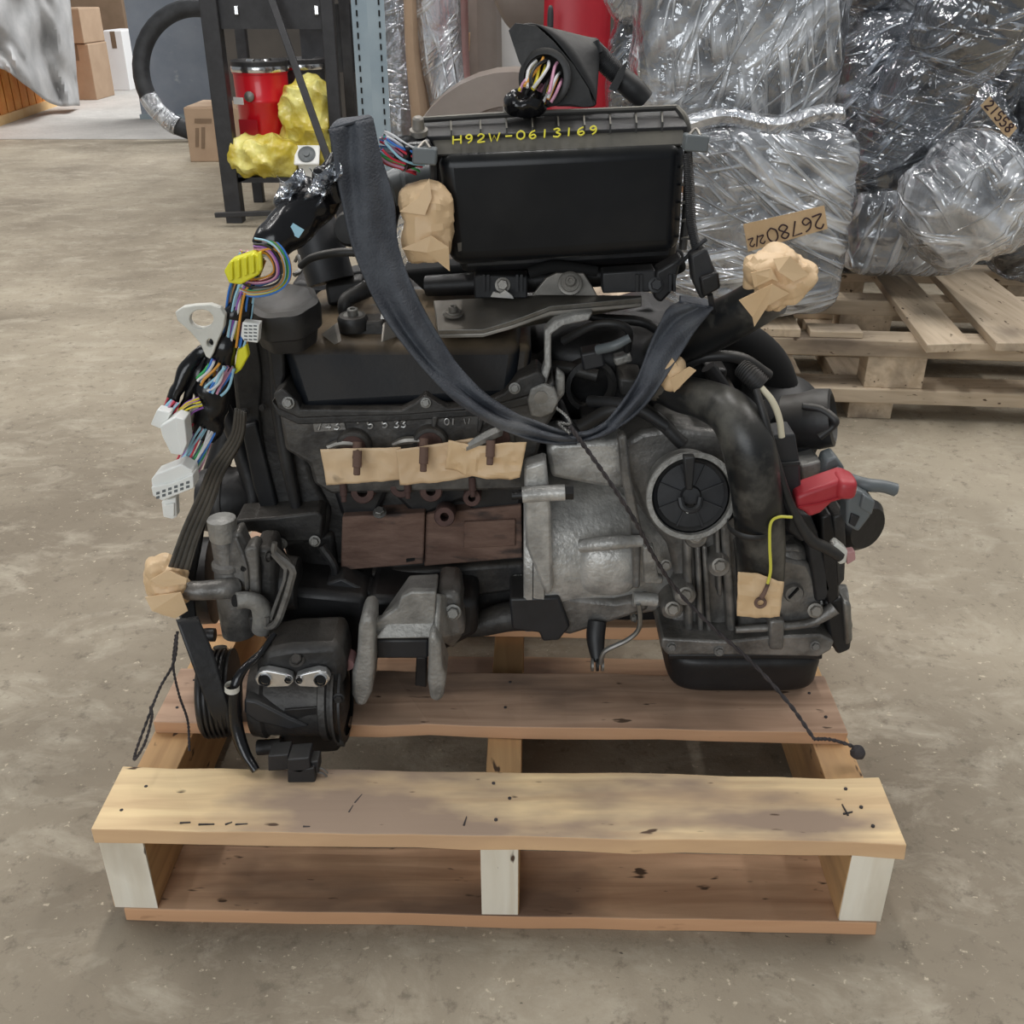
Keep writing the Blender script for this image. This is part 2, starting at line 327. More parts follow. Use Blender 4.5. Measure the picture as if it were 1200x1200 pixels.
def add_tube(bm, ps, rs, n=10, caps=True, mi=0, hollow=0.):
    F = frames(ps); rings = []
    if not hasattr(rs, '__len__'): rs = [rs] * len(ps)
    for p, r, (t, u, v) in zip(ps, rs, F):
        rings.append([bm.verts.new(p + (u * math.cos(2 * math.pi * k / n) + v * math.sin(2 * math.pi * k / n)) * r) for k in range(n)])
    for a, b in zip(rings, rings[1:]):
        for k in range(n):
            f = bm.faces.new((a[k], a[(k + 1) % n], b[(k + 1) % n], b[k])); f.material_index = mi
    if caps:
        for rg in (list(reversed(rings[0])), rings[-1]):
            f = bm.faces.new(rg); f.material_index = mi
def tube(pts, r=None, n=12, per=6, rib=0, ripple=.12):
    """pts: (px, py, Y[, radius in px]) ; r: radius in metres when not given per point"""
    q = []
    for p in pts:
        w_ = P(p[0], p[1], p[2]); rr = p[3] * pxm(p[2], w_.z) if len(p) > 3 else r
        q.append((w_.x, w_.y, w_.z, rr))
    s = cr(q, per if not rib else per * 6)
    bm = NB(); rs = [x[3] for x in s]
    if rib: rs = [x * (1 + (ripple if (i // rib) % 2 else 0)) for i, x in enumerate(rs)]
    add_tube(bm, [Vector(x[:3]) for x in s], rs, n); return bm
def wtube(ws, r, n=8, per=5):
    s = cr([(*w_, r) for w_ in ws], per); bm = NB(); add_tube(bm, [Vector(x[:3]) for x in s], [x[3] for x in s], n); return bm
def add_lathe(bm, c, axis, prof, n=32, closed=True, gear=None):
    """prof: (t along axis, radius)"""
    c = Vector(c); a = Vector(axis).normalized(); u = a.orthogonal().normalized(); v = a.cross(u); rings = []
    for t, r in prof:
        rings.append([bm.verts.new(c + a * t + (u * math.cos(2 * math.pi * k / n) + v * math.sin(2 * math.pi * k / n)) * (r * (gear(k / n) if gear else 1))) for k in range(n)])
    for x, y in zip(rings, rings[1:]):
        for k in range(n): bm.faces.new((x[k], x[(k + 1) % n], y[(k + 1) % n], y[k]))
    if closed:
        if prof[0][1] > 1e-6: bm.faces.new(list(reversed(rings[0])))
        if prof[-1][1] > 1e-6: bm.faces.new(rings[-1])
    bmesh.ops.remove_doubles(bm, verts=bm.verts, dist=1e-6) if any(r < 1e-6 for _, r in prof) else None
def lathe(c, axis, prof, n=32, closed=True, gear=None):
    bm = NB(); add_lathe(bm, c, axis, prof, n, closed, gear); return bm
def rblob(c, s, p=5., res=14, rot=None, disp=None, ends=None):
    """rounded box: a cube grid pushed onto a p-norm ball"""
    bm = NB(); bmesh.ops.create_cube(bm, size=2.0)
    bmesh.ops.subdivide_edges(bm, edges=bm.edges, cuts=res, use_grid_fill=True)
    c = Vector(c); rot = rot or Matrix.Identity(3)
    for v in bm.verts:
        q = v.co.copy(); nrm = (abs(q.x) ** p + abs(q.y) ** p + abs(q.z) ** p) ** (1 / p); q = q / nrm
        if ends: q = ends(q)
        w_ = Vector((q.x * s[0] / 2, q.y * s[1] / 2, q.z * s[2] / 2))
        if disp:
            nn = Vector((q.x / s[0], q.y / s[1], q.z / s[2])).normalized(); w_ = w_ + nn * disp(rot @ w_ + c, q)
        v.co = c + rot @ w_
    return bm
def grid3(rows):
    bm = NB(); V = [[bm.verts.new(p) for p in r] for r in rows]
    for a, b in zip(V, V[1:]):
        for i in range(len(a) - 1): bm.faces.new((a[i], a[i + 1], b[i + 1], b[i]))
    return bm
def nz(p, s, o=0): return noise.noise(Vector((p.x * s + o, p.y * s + o * 1.7, p.z * s - o)))
def ridge(p, s, o=0): return 1 - 2 * abs(nz(p, s, o))

# shared bolt meshes
_b = {}
def bolt_mesh(kind, m):
    k = (kind, m)
    if k in _b: return _b[k]
    bm = NB()
    if kind == 'hex':
        add_lathe(bm, (0, 0, 0), (0, 0, 1), [(0, 1.35), (.22, 1.35), (.25, 1.28)], 20)
        add_lathe(bm, (0, 0, 0), (0, 0, 1), [(.2, 1.0), (1.0, 1.0), (1.12, .84)], 6)
    elif kind == 'socket':
        add_lathe(bm, (0, 0, 0), (0, 0, 1), [(-.2, 1.9), (.15, 1.9), (.2, 1.8), (.2, 1.45), (.45, 1.4), (.45, .8), (1.3, .8), (1.4, .7), (1.4, .42), (1.0, .4)], 24)
    elif kind == 'stud':
        add_lathe(bm, (0, 0, 0), (0, 0, 1), [(0, 1.0), (3.6, 1.0), (3.7, .75), (5.2, .75), (5.4, .55)], 12)
    me = bpy.data.meshes.new('bolt'); bmesh.ops.recalc_face_normals(bm, faces=bm.faces); bm.to_mesh(me); bm.free(); me.materials.append(M[m])
    me.polygons.foreach_set('use_smooth', [True] * len(me.polygons)); me.set_sharp_from_angle(angle=R(35))
    _b[k] = me; return me
def bolt(px, py, Y, rpx, parent, m='steel', kind='hex', d=(0, -1, .25), name='bolt', spin=0.):
    w_ = P(px, py, Y) ; o = bpy.data.objects.new(name, bolt_mesh(kind, m)); C.objects.link(o)
    s = rpx * pxm(Y, w_.z) * (.84 if kind == 'hex' else 1); o.scale = (s, s, s)
    q = Vector(d).to_track_quat('Z', 'Y') @ Quaternion((0, 0, 1), spin); o.rotation_mode = 'QUATERNION'; o.rotation_quaternion = q
    WL[o] = w_; o.parent = parent; o.location = w_ - WL[parent]; return o

# stroke lettering
G = {
 'H': [[(0, 0), (0, 1)], [(.7, 0), (.7, 1)], [(0, .5), (.7, .5)]],
 '0': [[(.35, 0), (.05, .25), (.05, .75), (.35, 1), (.65, .75), (.65, .25), (.35, 0)]],
 '1': [[(.3, 0), (.35, 1)]],
 '2': [[(.05, .75), (.3, 1), (.6, .8), (.5, .5), (.05, .02), (.7, .05)]],
 '3': [[(.05, .9), (.4, 1), (.6, .8), (.3, .55), (.65, .3), (.4, 0), (0, .1)]],
 '4': [[(.55, 0), (.55, 1), (0, .35), (.75, .35)]],
 '5': [[(.6, 1), (.1, 1), (.08, .55), (.5, .6), (.65, .3), (.4, 0), (0, .08)]],
 '6': [[(.55, .95), (.2, .75), (.05, .3), (.3, 0), (.6, .2), (.45, .48), (.1, .35)]],
 '7': [[(.0, .95), (.65, 1), (.25, 0)]],
 '8': [[(.35, .52), (.08, .75), (.35, 1), (.6, .78), (.35, .52), (.05, .25), (.35, 0), (.65, .25), (.35, .52)]],
 '9': [[(.6, .7), (.35, .5), (.08, .72), (.35, 1), (.6, .75), (.55, .3), (.25, 0)]],
 'W': [[(0, 1), (.2, 0), (.45, .7), (.7, 0), (.95, 1)]],
 '-': [[(.05, .5), (.65, .5)]], '/': [[(.1, -.15), (.55, 1.15)]], "'": [[(.3, .85), (.35, 1)]],
}
def write(name, text, o, xd, yd, h, r, m, parent, adv=.95, curve=True):
    """o, xd, yd: origin and unit directions in the world; h letter height"""
    bm = NB(); x = 0
    for ch in text:
        if ch in G:
            for st in G[ch]:
                s = cr(st, 4) if curve and len(st) > 3 and ch != 'W' and ch != '4' else st
                ps = [Vector(o) + Vector(xd) * (x + a) * h + Vector(yd) * b * h for a, b in s]
                add_tube(bm, ps, r, 6)
        x += adv * (1.3 if ch == 'W' else 1)
    return obj(name, bm, m, parent)

# ================================================================ SETTING
def concrete(name, c1, c2, c3):
    m = bpy.data.materials.new(name); m.use_nodes = True; M[name] = m
    nt = m.node_tree; n = nt.nodes; l = nt.links; b = n['Principled BSDF']; b.inputs['Roughness'].default_value = .72; b.inputs['Specular IOR Level'].default_value = .35
    tc = n.new('ShaderNodeTexCoord')
    def nse(s, d, ro=.6, di=0., st=(1, 1, 1)):
        mp = n.new('ShaderNodeMapping'); mp.inputs['Scale'].default_value = st; l.new(tc.outputs['Object'], mp.inputs[0])
        t = n.new('ShaderNodeTexNoise'); t.inputs['Scale'].default_value = s; t.inputs['Detail'].default_value = d; t.inputs['Roughness'].default_value = ro; t.inputs['Distortion'].default_value = di
        l.new(mp.outputs[0], t.inputs[0]); return t.outputs[0]
    def rng(x, a, b_, lo=0., hi=1.):
        mr = n.new('ShaderNodeMapRange'); mr.inputs[1].default_value = a; mr.inputs[2].default_value = b_; mr.inputs[3].default_value = lo; mr.inputs[4].default_value = hi
        l.new(x, mr.inputs[0]); return mr.outputs[0]
    def mix(f, a, b_):
        mx = n.new('ShaderNodeMix'); mx.data_type = 'RGBA'; l.new(f, mx.inputs[0])
        if isinstance(a, tuple): mx.inputs[6].default_value = (*a, 1)
        else: l.new(a, mx.inputs[6])
        mx.inputs[7].default_value = (*b_, 1); return mx.outputs[2]
    col = mix(rng(nse(1.4, 9, .62, .4), .36, .64), c1, c2)
    col = mix(rng(nse(7, 8, .7, .5, (1, 1.6, 1)), .50, .72, 0, .8), col, c3)
    col = mix(rng(nse(38, 5, .7), .56, .70, 0, .65), col, tuple(x * .62 for x in c1))
    col = mix(rng(nse(95, 3, .6), .66, .72, 0, .8), col, tuple(min(1, x * 1.5) for x in c2))
    col = mix(rng(nse(60, 3, .6, 0, (1, 2, 1)), .70, .74, 0, .85), col, tuple(x * .3 for x in c1))
    cr_ = rng(nse(2.2, 7, .6, 1.5), .497, .4995); cr2 = rng(nse(2.2, 7, .6, 1.5), .5005, .503, 1, 0)
    mm = n.new('ShaderNodeMath'); mm.operation = 'MULTIPLY'; l.new(cr_, mm.inputs[0]); l.new(cr2, mm.inputs[1]); m3 = n.new('ShaderNodeMath'); m3.operation = 'MULTIPLY'; m3.inputs[1].default_value = .25; l.new(mm.outputs[0], m3.inputs[0])
    col = mix(m3.outputs[0], col, tuple(x * .6 for x in c1))
    l.new(col, b.inputs['Base Color'])
    bp = n.new('ShaderNodeBump'); bp.inputs['Strength'].default_value = .5; bp.inputs['Distance'].default_value = .004; l.new(nse(42, 8, .75), bp.inputs['Height']); l.new(bp.outputs[0], b.inputs['Normal'])
concrete('concrete', (.22, .184, .136), (.39, .338, .256), (.48, .43, .34))
concrete('concrete_lit', (.40, .385, .36), (.50, .48, .45), (.56, .54, .51))
tag(obj('floor', box((0, 2.4, -.05), (16, 10.8, .1)), 'concrete', smooth=False), 'rough grey beige concrete floor of the hall', kind='structure')
tag(obj('floor', box((0, 13.0, -.05), (16, 10.35, .1)), 'concrete_lit', smooth=False), 'concrete floor beyond the joint, outside light painted in as a paler tone', kind='structure')  # the brightness of the daylit far floor is put into this colour
tag(obj('wall_back', box((2.6, 7.2, 2.4), (9.0, .15, 4.8)), 'wall_dark', smooth=False), kind='structure')

# ================================================================ MAIN PALLET (local frame: s along the front, t going back)
TH = R(1.3); PO = Vector((-.474, .868, 0)); XS = Vector((math.cos(TH), -math.sin(TH), 0)); YS = Vector((math.sin(TH), math.cos(TH), 0))
def L3(s, t, z): return PO + XS * s + YS * t + Vector((0, 0, z))
def lbox(s0, s1, t0, t1, z0, z1, jit=.0):
    r_ = lambda: random.uniform(-jit, jit)
    return hexa([L3(s0 + r_(), t0 + r_(), z0), L3(s1 + r_(), t0 + r_(), z0), L3(s1 + r_(), t0 + r_(), z1), L3(s0 + r_(), t0 + r_(), z1),
                 L3(s0 + r_(), t1 + r_(), z0), L3(s1 + r_(), t1 + r_(), z0), L3(s1 + r_(), t1 + r_(), z1), L3(s0 + r_(), t1 + r_(), z1)])
pallet = empty('wooden_pallet', L3(.456, .5, 0), 'rough timber pallet in the foreground with the engine standing on it', 'pallet')
PT = .147
def rough(bm, cuts, amp, o=0):
    bmesh.ops.subdivide_edges(bm, edges=[e for e in bm.edges if e.calc_length() > .2], cuts=cuts)
    for v in bm.verts: v.co += Vector((nz(v.co, 9, o), nz(v.co, 11, o + 3), nz(v.co, 13, o + 5))) * amp
    return bm
tops = [(0.0, .105, 'wood_front', -.004, .917), (.192, .308, 'wood_mid', .002, .900), (.425, .53, 'wood_dark', 0, .905), (.64, .745, 'wood_mid', 0, .905), (.855, .96, 'wood_mid', 0, .905)]
for i, (t0, t1, m_, a, b_) in enumerate(tops):
    obj('deck_board', rough(lbox(a, b_, t0, t1, PT - .021, PT, .002), 14, .004, i), m_, pallet, bevel=.0015, smooth=False)
for i, (a, b_) in enumerate(((.0, .052), (.438, .482), (.858, .908))):
    obj('stringer', rough(lbox(a, b_, .004, .95, .02, PT - .0215, .0015), 6, .002, i + 9), 'wood_stringer', pallet, bevel=.0012, smooth=False)
    e = lbox(a + .0005, b_ - .0005, .0015, .0045, .0205, PT - .022, .0005)
    tag(obj('end_grain', e, 'wood_endgrain', pallet, smooth=False), 'pale sawn end of a stringer')
for i, (t0, t1) in enumerate(((.0, .105), (.42, .525), (.855, .96))):
    obj('bottom_board', rough(lbox(.012 if i == 0 else 0, .905, t0, t1, 0.0, .0195, .002), 12, .0018, i + 20), 'wood_dark', pallet, bevel=.0015, smooth=False)
def nail(s, t):
    c = L3(s, t, PT + .0002); obj('nail', lathe(c, (0, 0, 1), [(-.002, .0021), (.0006, .0021), (.0010, .0016)], 10), 'string_dark', pallet)
for s, t in ((.02, .03), (.035, .07), (.455, .025), (.47, .06), (.45, .085), (.885, .025), (.88, .055), (.87, .085), (.025, .22), (.03, .28), (.46, .23), (.465, .285), (.88, .22), (.87, .27)): nail(s, t)
def gouge(s, t, l_, a):   # dark scratches cut in the boards
    d = XS * math.cos(a) + YS * math.sin(a); q = d.cross(Vector((0, 0, 1))); c = L3(s, t, PT - .0012)
    bm = hexa([c - d * l_ - q * .0009, c + d * l_ - q * .0004, c + d * l_ - q * .0004 + Vector((0, 0, .0021)), c - d * l_ - q * .0009 + Vector((0, 0, .0021)),
               c - d * l_ + q * .0009, c + d * l_ + q * .0004, c + d * l_ + q * .0004 + Vector((0, 0, .0021)), c - d * l_ + q * .0009 + Vector((0, 0, .0021))])
    obj('gouge', bm, 'string_dark', pallet, smooth=False)
for g in ((.286, .038, .006, 1.3), (.292, .055, .008, 1.15), (.42, .022, .007, 1.4), (.86, .05, .009, 1.7), (.10, .012, .006, .1), (.125, .010, .009, .04), (.15, .012, .004, .5), (.165, .011, .007, .1), (.33, .008, .005, 0), (.24, .009, .004, 0), (.862, .045, .006, .3)): gouge(*g)

# ================================================================ REAR PALLET
rear = empty('wooden_pallet', P(1080, 460, 2.9) * 1.0, 'pale timber pallet in the background carrying the wrapped seats', 'pallet')
rear.location.z = 0; WL[rear] = rear.location.copy()
def pq(px, ztop, th):   # board given by its top corners seen in the frame and its real height
    return slab([PZ(x, y, ztop) for x, y in px], (0, 0, -th))
TH2 = R(5.2); RO = PZ(900, 415, .165); RO.z = 0
XR = Vector((math.cos(TH2), -math.sin(TH2), 0)); YR = Vector((math.sin(TH2), math.cos(TH2), 0))
def rbox(s0, s1, t0, t1, z0, z1):
    q = lambda s, t, z: RO + XR * s + YR * t + Vector((0, 0, z))
    return hexa([q(s0, t0, z0), q(s1, t0, z0), q(s1, t0, z1), q(s0, t0, z1), q(s0, t1, z0), q(s1, t1, z0), q(s1, t1, z1), q(s0, t1, z1)])
for t in (0, .37, .74): obj('beam', rbox(-.62, .95, t, t + .085, .165, .208), 'wood_back', rear, bevel=.003, smooth=False)
for t in (0, .37, .74): obj('bottom_board', rbox(-.62, .95, t - .01, t + .10, .045, .083), 'wood_back', rear, bevel=.003, smooth=False)
for s in (-.45, .25, .83):
    for t in (.0, .37, .74): obj('block', rbox(s, s + .145, t + .004, t + .09, .083, .165), 'wood_back_deep', rear, bevel=.002, smooth=False)
for s in (-.5, .02, .22): obj('foot_board', rbox(s, s + .11, .0, .84, .0, .045), 'wood_back_deep', rear, bevel=.002, smooth=False)
ZT = .230
for px in ([(1087, 404), (1139, 402), (1060, 315), (1019, 314)], [(1168, 402), (1262, 402), (1150, 316), (1090, 317)]):
    obj('deck_board', pq(px, ZT, .021), 'wood_back_deep', rear, bevel=.002, smooth=False)
obj('deck_board', rbox(-.56, -.30, -.0, .82, .209, ZT), 'wood_back_deep', rear, bevel=.002, smooth=False)
obj('deck_board', rbox(-.24, -.14, .10, .82, .209, ZT), 'wood_back_deep', rear, bevel=.002, smooth=False)
obj('broken_board', rbox(-.06, .075, .005, .80, .209, ZT), 'wood_back_deep', rear, bevel=.002, smooth=False)
obj('broken_board', rbox(.10, .23, .012, .085, .2085, .224), 'wood_back', rear, bevel=.002, smooth=False)

# ================================================================ BACKGROUND, LEFT
# crate under a grey sheet
crate = empty('crate', P(0, 120, 9.6) * 1, 'orange slatted crate half covered by the grey sheet', 'crate'); crate.location.z = 0; WL[crate] = crate.location.copy()
c0 = PZ(66, 124, 0); c1 = PZ(-60, 168, 0); dr = (c1 - c0); n_ = 14; back = Vector((-.75, .9, 0))
for i in range(n_):
    a = c0 + dr * (i / n_) ; b_ = c0 + dr * ((i + .9) / n_)
    obj('slat', slab([a + Vector((0, 0, .06)), b_ + Vector((0, 0, .06)), b_ + Vector((0, 0, .66)), a + Vector((0, 0, .66))], back.normalized() * (.02 + .03 * (i % 2))), 'crate_orange', crate, bevel=.004, smooth=False)
obj('bottom_rail', slab([c0 - back.normalized() * .03, c1 - back.normalized() * .03, c1 - back.normalized() * .03 + Vector((0, 0, .07)), c0 - back.normalized() * .03 + Vector((0, 0, .07))], back.normalized() * .06), 'crate_edge', crate, smooth=False)
obj('crate_body', slab([c0 + back.normalized() * .04, c1 + back.normalized() * .04, c1 + back.normalized() * .04 + Vector((0, 0, .68)), c0 + back.normalized() * .04 + Vector((0, 0, .68))], back), 'crate_orange', crate, smooth=False)
# the sheet: hanging folds
def sheet_rows():
    rows = []
    top = [(-90, -60), (-30, -60), (30, -60), (72, -60)]; bot = [(-90, 62), (-5, 78), (30, 100), (62, 122), (93, 124)]
    T = cr([(a, b_) for a, b_ in [(-90, -60), (-40, -60), (10, -60), (45, -60), (76, -60)]], 10); B = cr(bot, 10)
    # real places: the lower hem hangs just in front of the crate, the top lies over it
    for j in range(44):
        v = j / 43; row = []
        for i in range(41):
            f = i / 40; x = T[i][0] + (B[i][0] - T[i][0]) * v; y = T[i][1] + (B[i][1] - T[i][1]) * v
            Y = 8.1 + 1.7 * f - .12 * v + .10 * math.sin(f * 21 + 2.2 * v * math.sin(f * 6)) * (.35 + .65 * v) + .05 * math.sin(f * 9 - v * 7)
            Y -= .16 * nz(Vector((f * 3 + v, v * 2, 0)), 1.6, 3) + .07 * nz(Vector((f * 5 - v * 2, v * 2.5, 0)), 2.2, 8)
            row.append(P(x, y, Y))
        rows.append(row)
    return rows
tag(obj('dust_sheet', grid3(sheet_rows()), 'sheet_grey', solid=.012), 'grey cloth sheet draped over the orange crate', 'sheet')
# cardboard boxes in the far corner
def carton(px0, px1, pyt, pyb, Y, depth, label, m='card', name='cardboard_box', side=.0, group=None):
    a = P(px0, pyb, Y); b_ = P(px1, pyb, Y); t = P(px0, pyt, Y); z0, z1 = a.z, t.z
    if pyb_on_floor: z0 = 0.0
    e = empty(name, ((a.x + b_.x) / 2, Y + depth / 2, z0), label, 'box', group)
    sd = Vector((side, depth, 0))
    f = [Vector((a.x, Y, z0)), Vector((b_.x, Y, z0)), Vector((b_.x, Y, z1)), Vector((a.x, Y, z1))]
    obj('carton_body', hexa(f + [q + sd for q in f]), m, e, bevel=.006, smooth=False)
    tp = [Vector((a.x + .01, Y + .012, z1)), Vector((b_.x - .01, Y + .012, z1)), Vector((b_.x - .01, Y + .012, z1 + .004)), Vector((a.x + .01, Y + .012, z1 + .004))]
    for k in (0, 1):
        o_ = sd * (k * .5); obj('flap', hexa([q + o_ for q in tp] + [q + o_ + sd * .48 for q in tp]), m, e, smooth=False)
    mid = (a.x + b_.x) / 2
    obj('packing_tape', box((mid + .0, Y - .001, (z0 + z1) / 2 + (z1 - z0) * .35), (.05, .002, (z1 - z0) * .28)), 'card_dark', e, smooth=False)
    return e
pyb_on_floor = True
carton(82, 113, 52, 112, 10.6, .5, 'brown cardboard box on the floor beside the grey sheet, under a smaller box', 'card')
pyb_on_floor = False
carton(72, 99, 10, 51, 10.58, .55, 'brown cardboard box stacked upon the lower brown box by the grey sheet', 'card')
pyb_on_floor = True
carton(131, 152, 36, 100, 11.6, .5, 'white-faced cardboard box in the rightmost place of the far stack', 'white_flat')
pyb_on_floor = False
pyb_on_floor = True
carton(70, 158, -60, 100, 12.4, .6, 'tall dark brown carton behind the stack of smaller boxes', 'card_dark')
# blue-grey panel
b0 = PZ(170, 139, 0); 
panel = empty('partition_panel', (b0.x + .9, b0.y, 0), 'blue grey painted panel standing behind the tyre', 'panel')
obj('panel_sheet', box((b0.x + .95, b0.y + .03, .9), (1.95, .06, 1.8)), 'panel_blue', panel, bevel=.004, smooth=False)
obj('panel_edge', box((b0.x + .95, b0.y - .004, 1.79), (1.95, .07, .03)), 'frame_black', panel, smooth=False)
obj('panel_foot', box((b0.x + .95, b0.y - .004, .018), (1.95, .09, .036)), 'rack_blue', panel, smooth=False)
# tyre leaning on the panel
base = PZ(212, 166, 0)
tr_ = pxm(base.y, .5) * 80
cy = empty('tyre', (base.x, base.y, 0), 'large thin black tyre leaning against the blue grey panel', 'tyre')
bm = NB(); nS, nT = 72, 12; rr = tr_ * .13; lean = Vector((0, math.sin(R(16)), math.cos(R(16)))); cc = Vector((base.x + .16, base.y, 0)) + lean * (tr_ + .005); side = Vector((1, 0, 0)); nrm = side.cross(lean)
V = []
for i in range(nS):
    a = 2 * math.pi * i / nS; rd = side * math.cos(a) + lean * math.sin(a)
    V.append([bm.verts.new(cc + rd * (tr_ - rr) + (rd * math.cos(b) * rr + nrm * math.sin(b) * rr * .8) * (1 + .03 * ((i % 2) and math.cos(b) > .3))) for b in [2 * math.pi * k / nT for k in range(nT)]])
for i in range(nS):
    for k in range(nT): bm.faces.new((V[i][k], V[(i + 1) % nS][k], V[(i + 1) % nS][(k + 1) % nT], V[i][(k + 1) % nT]))
obj('tyre_ring', bm, 'tyre', cy)
bm = NB(); ps = [cc + (side * math.cos(a) + lean * math.sin(a)) * (tr_ - rr) for a in [R(205 + 5 * k) for k in range(9)]]
add_tube(bm, ps, rr * 1.1, 10); tag(obj('film_patch', bm, 'film_milky', cy), 'clear film wound round the bottom of the tyre')
# carton behind the shelf leg
pyb_on_floor = True
bx = carton(223, 302, 126, 187, 6.75, .42, 'tan cardboard box on the floor behind the black shelf leg', 'card')
for k, (x0, x1, y0, y1) in enumerate(((228, 248, 139, 144), (229, 233, 150, 172), (236, 240, 149, 174))):
    obj('printed_mark', slab([P(x0, y1, 6.748), P(x1, y1, 6.748), P(x1, y0, 6.748), P(x0, y0, 6.748)], (0, -.002, 0)), 'card_dark', bx, smooth=False)
# ---------------------------------------------------------------- black steel shelf
ff = PZ(277, 260, 0); sh = empty('steel_shelf', (ff.x + .3, ff.y + .2, 0), 'black steel shelf frame holding the red pail', 'shelf')
YF = ff.y
def bar(p0, p1, w_, m='frame_black', name='bar', par=sh, d=None):
    bm = NB(); t = (p1 - p0).normalized(); u = Vector((1, 0, 0)) if abs(t.x) < .7 else Vector((0, 0, 1)); v = t.cross(u).normalized(); u = v.cross(t); h = w_ / 2; hd = (d or w_) / 2
    add_hexa(bm, [p0 + u * a * h + v * b * hd for a, b in ((-1, -1), (1, -1), (1, 1), (-1, 1))] + [p1 + u * a * h + v * b * hd for a, b in ((-1, -1), (1, -1), (1, 1), (-1, 1))])
    return obj(name, bm, m, par, bevel=.003, smooth=False)
Wp = pxm(YF, .3)
x0 = ff.x; x1 = P(398, 200, YF).x
bar(Vector((x0, YF, 0)), Vector((x0 - .0, YF, 1.25)), .075, name='leg')
bar(Vector((x1, YF, 0)), Vector((x1, YF, 1.25)), .055, name='leg')
bar(Vector((x0, YF + .5, 0)), Vector((x0, YF + .5, 1.25)), .05, name='leg')
bar(Vector((x1, YF + .5, 0)), Vector((x1, YF + .5, 1.25)), .05, name='leg')
zs = P(330, 207, YF).z
obj('shelf_plate', box(((x0 + x1) / 2, YF + .26, zs - .012), (x1 - x0 - .05, .56, .024)), 'frame_black', sh, smooth=False)
zt = P(330, 34, YF).z
obj('apron', box(((x0 + x1) / 2, YF + .01, zt + .12), (x1 - x0 - .06, .03, .24)), 'frame_black', sh, smooth=False)
obj('back_plate', box(((x0 + x1) / 2 + .2, YF + .53, zt - .06), (.35, .02, .3)), 'frame_black', sh, smooth=False)
for px in (277, 371):
    obj('latch', box(P(px, 12, YF - .012), (.018, .012, .035)), 'chrome', sh, bevel=.002)
bar(P(252, 252, YF - .12), P(360, 248, YF - .12), .022, name='foot_rail')
for s_ in ((282, 206), ):
    obj('gusset', slab([P(274, 196, YF - .02), P(296, 208, YF - .02), P(280, 214, YF - .02), P(280, 222, YF - .02)], (0, .03, 0)), 'frame_black', sh, smooth=False)
zd0 = P(385, 188, YF - .3); zd1 = P(308, -30, YF - .06)
bar(zd0, zd1, .030, name='brace')
# pails
def pail(cx, Y, zb, h, r, m, label):
    e = empty('pail', (cx, Y, zb), label, 'pail')
    c = (cx, Y, zb)
    obj('pail_body', lathe(c, (0, 0, 1), [(.002, r * .86), (.004, r * .88), (h * .35, r * .93), (h * .62, r * .97), (h * .63, r * 1.0), (h * .66, r * 1.0), (h * .67, r * .98), (h * .88, r), (h * .885, r * 1.03), (h * .92, r * 1.03)], 40), m, e)
    obj('lid', lathe(c, (0, 0, 1), [(h * .92, r * 1.04), (h * .99, r * 1.04), (h, r * 1.0), (h * .985, r * .93), (h * .97, r * .90), (h * .97, .0)], 40, closed=False), 'frame_black', e)
    obj('clamp_ring', lathe(c, (0, 0, 1), [(h * .90, r * 1.05), (h * .925, r * 1.075), (h * .95, r * 1.05)], 40, closed=False), 'chrome', e)
    return e, c
pc = P(313, 163, YF + .20); hh = P(313, 70, YF + .20).z - zs
e, c = pail(pc.x, YF + .20, zs + .001, hh, pxm(YF + .2, .5) * 31, 'red_paint', 'bright red metal pail with clamped lid on the black shelf')
obj('handle_boss', lathe((c[0] - .03, c[1] - .135, zs + hh * .70), (-.1, -1, 0), [(0, .024), (.008, .022), (.012, .012), (.016, 0)], 16), 'steel', e)
obj('white_label', box((c[0] - .085, c[1] - .121, zs + hh * .66), (.06, .004, .03), Matrix.Rotation(R(-32), 3, 'Z')), 'white_flat', e, smooth=False)
obj('pink_label', box((c[0] - .05, c[1] - .129, zs + hh * .32), (.10, .004, .17), Matrix.Rotation(R(-22), 3, 'Z')), 'red_dark', e, smooth=False)
obj('lid_rim', lathe(c, (0, 0, 1), [(hh * .985, .06), (hh * 1.01, .055), (hh * 1.0, .02)], 24, closed=False), 'chrome', e)
pc2 = P(360, 150, YF + .42)
pail(pc2.x - .0, YF + .43, zs + .001, P(350, 68, YF + .42).z - zs, .105, 'frame_black', 'black pail with chrome rim behind the red pail on the shelf')
# yellow bag slumped round the pail
def bagd(o, a):
    return lambda w_, q: a * (.55 * ridge(w_, 7, o) - .25 + .40 * ridge(w_, 15, o + 4) + .12 * ridge(w_, 30, o + 9)) * .05
bagc = P(330, 178, YF + .0)
bg = empty('plastic_bag', (bagc.x, YF + .08, zs), 'crumpled yellow plastic bag slumped in front of the red pail', 'bag')
a_ = P(312, 183, YF + .03); obj('bag_front', rblob((a_.x, YF + .03, zs + .083), (pxm(YF, .4) * 86, .15, .15), 2.6, 36, disp=bagd(1, 1.0)), 'yellow_bag', bg, ang=30)
a_ = P(360, 150, YF + .02); obj('bag_side', rblob((a_.x, YF + .10, zs + .20), (pxm(YF, .4) * 58, .18, .40), 2.4, 36, disp=bagd(5, 1.1), rot=Matrix.Rotation(R(4), 3, 'Y')), 'yellow_bag', bg, ang=30)
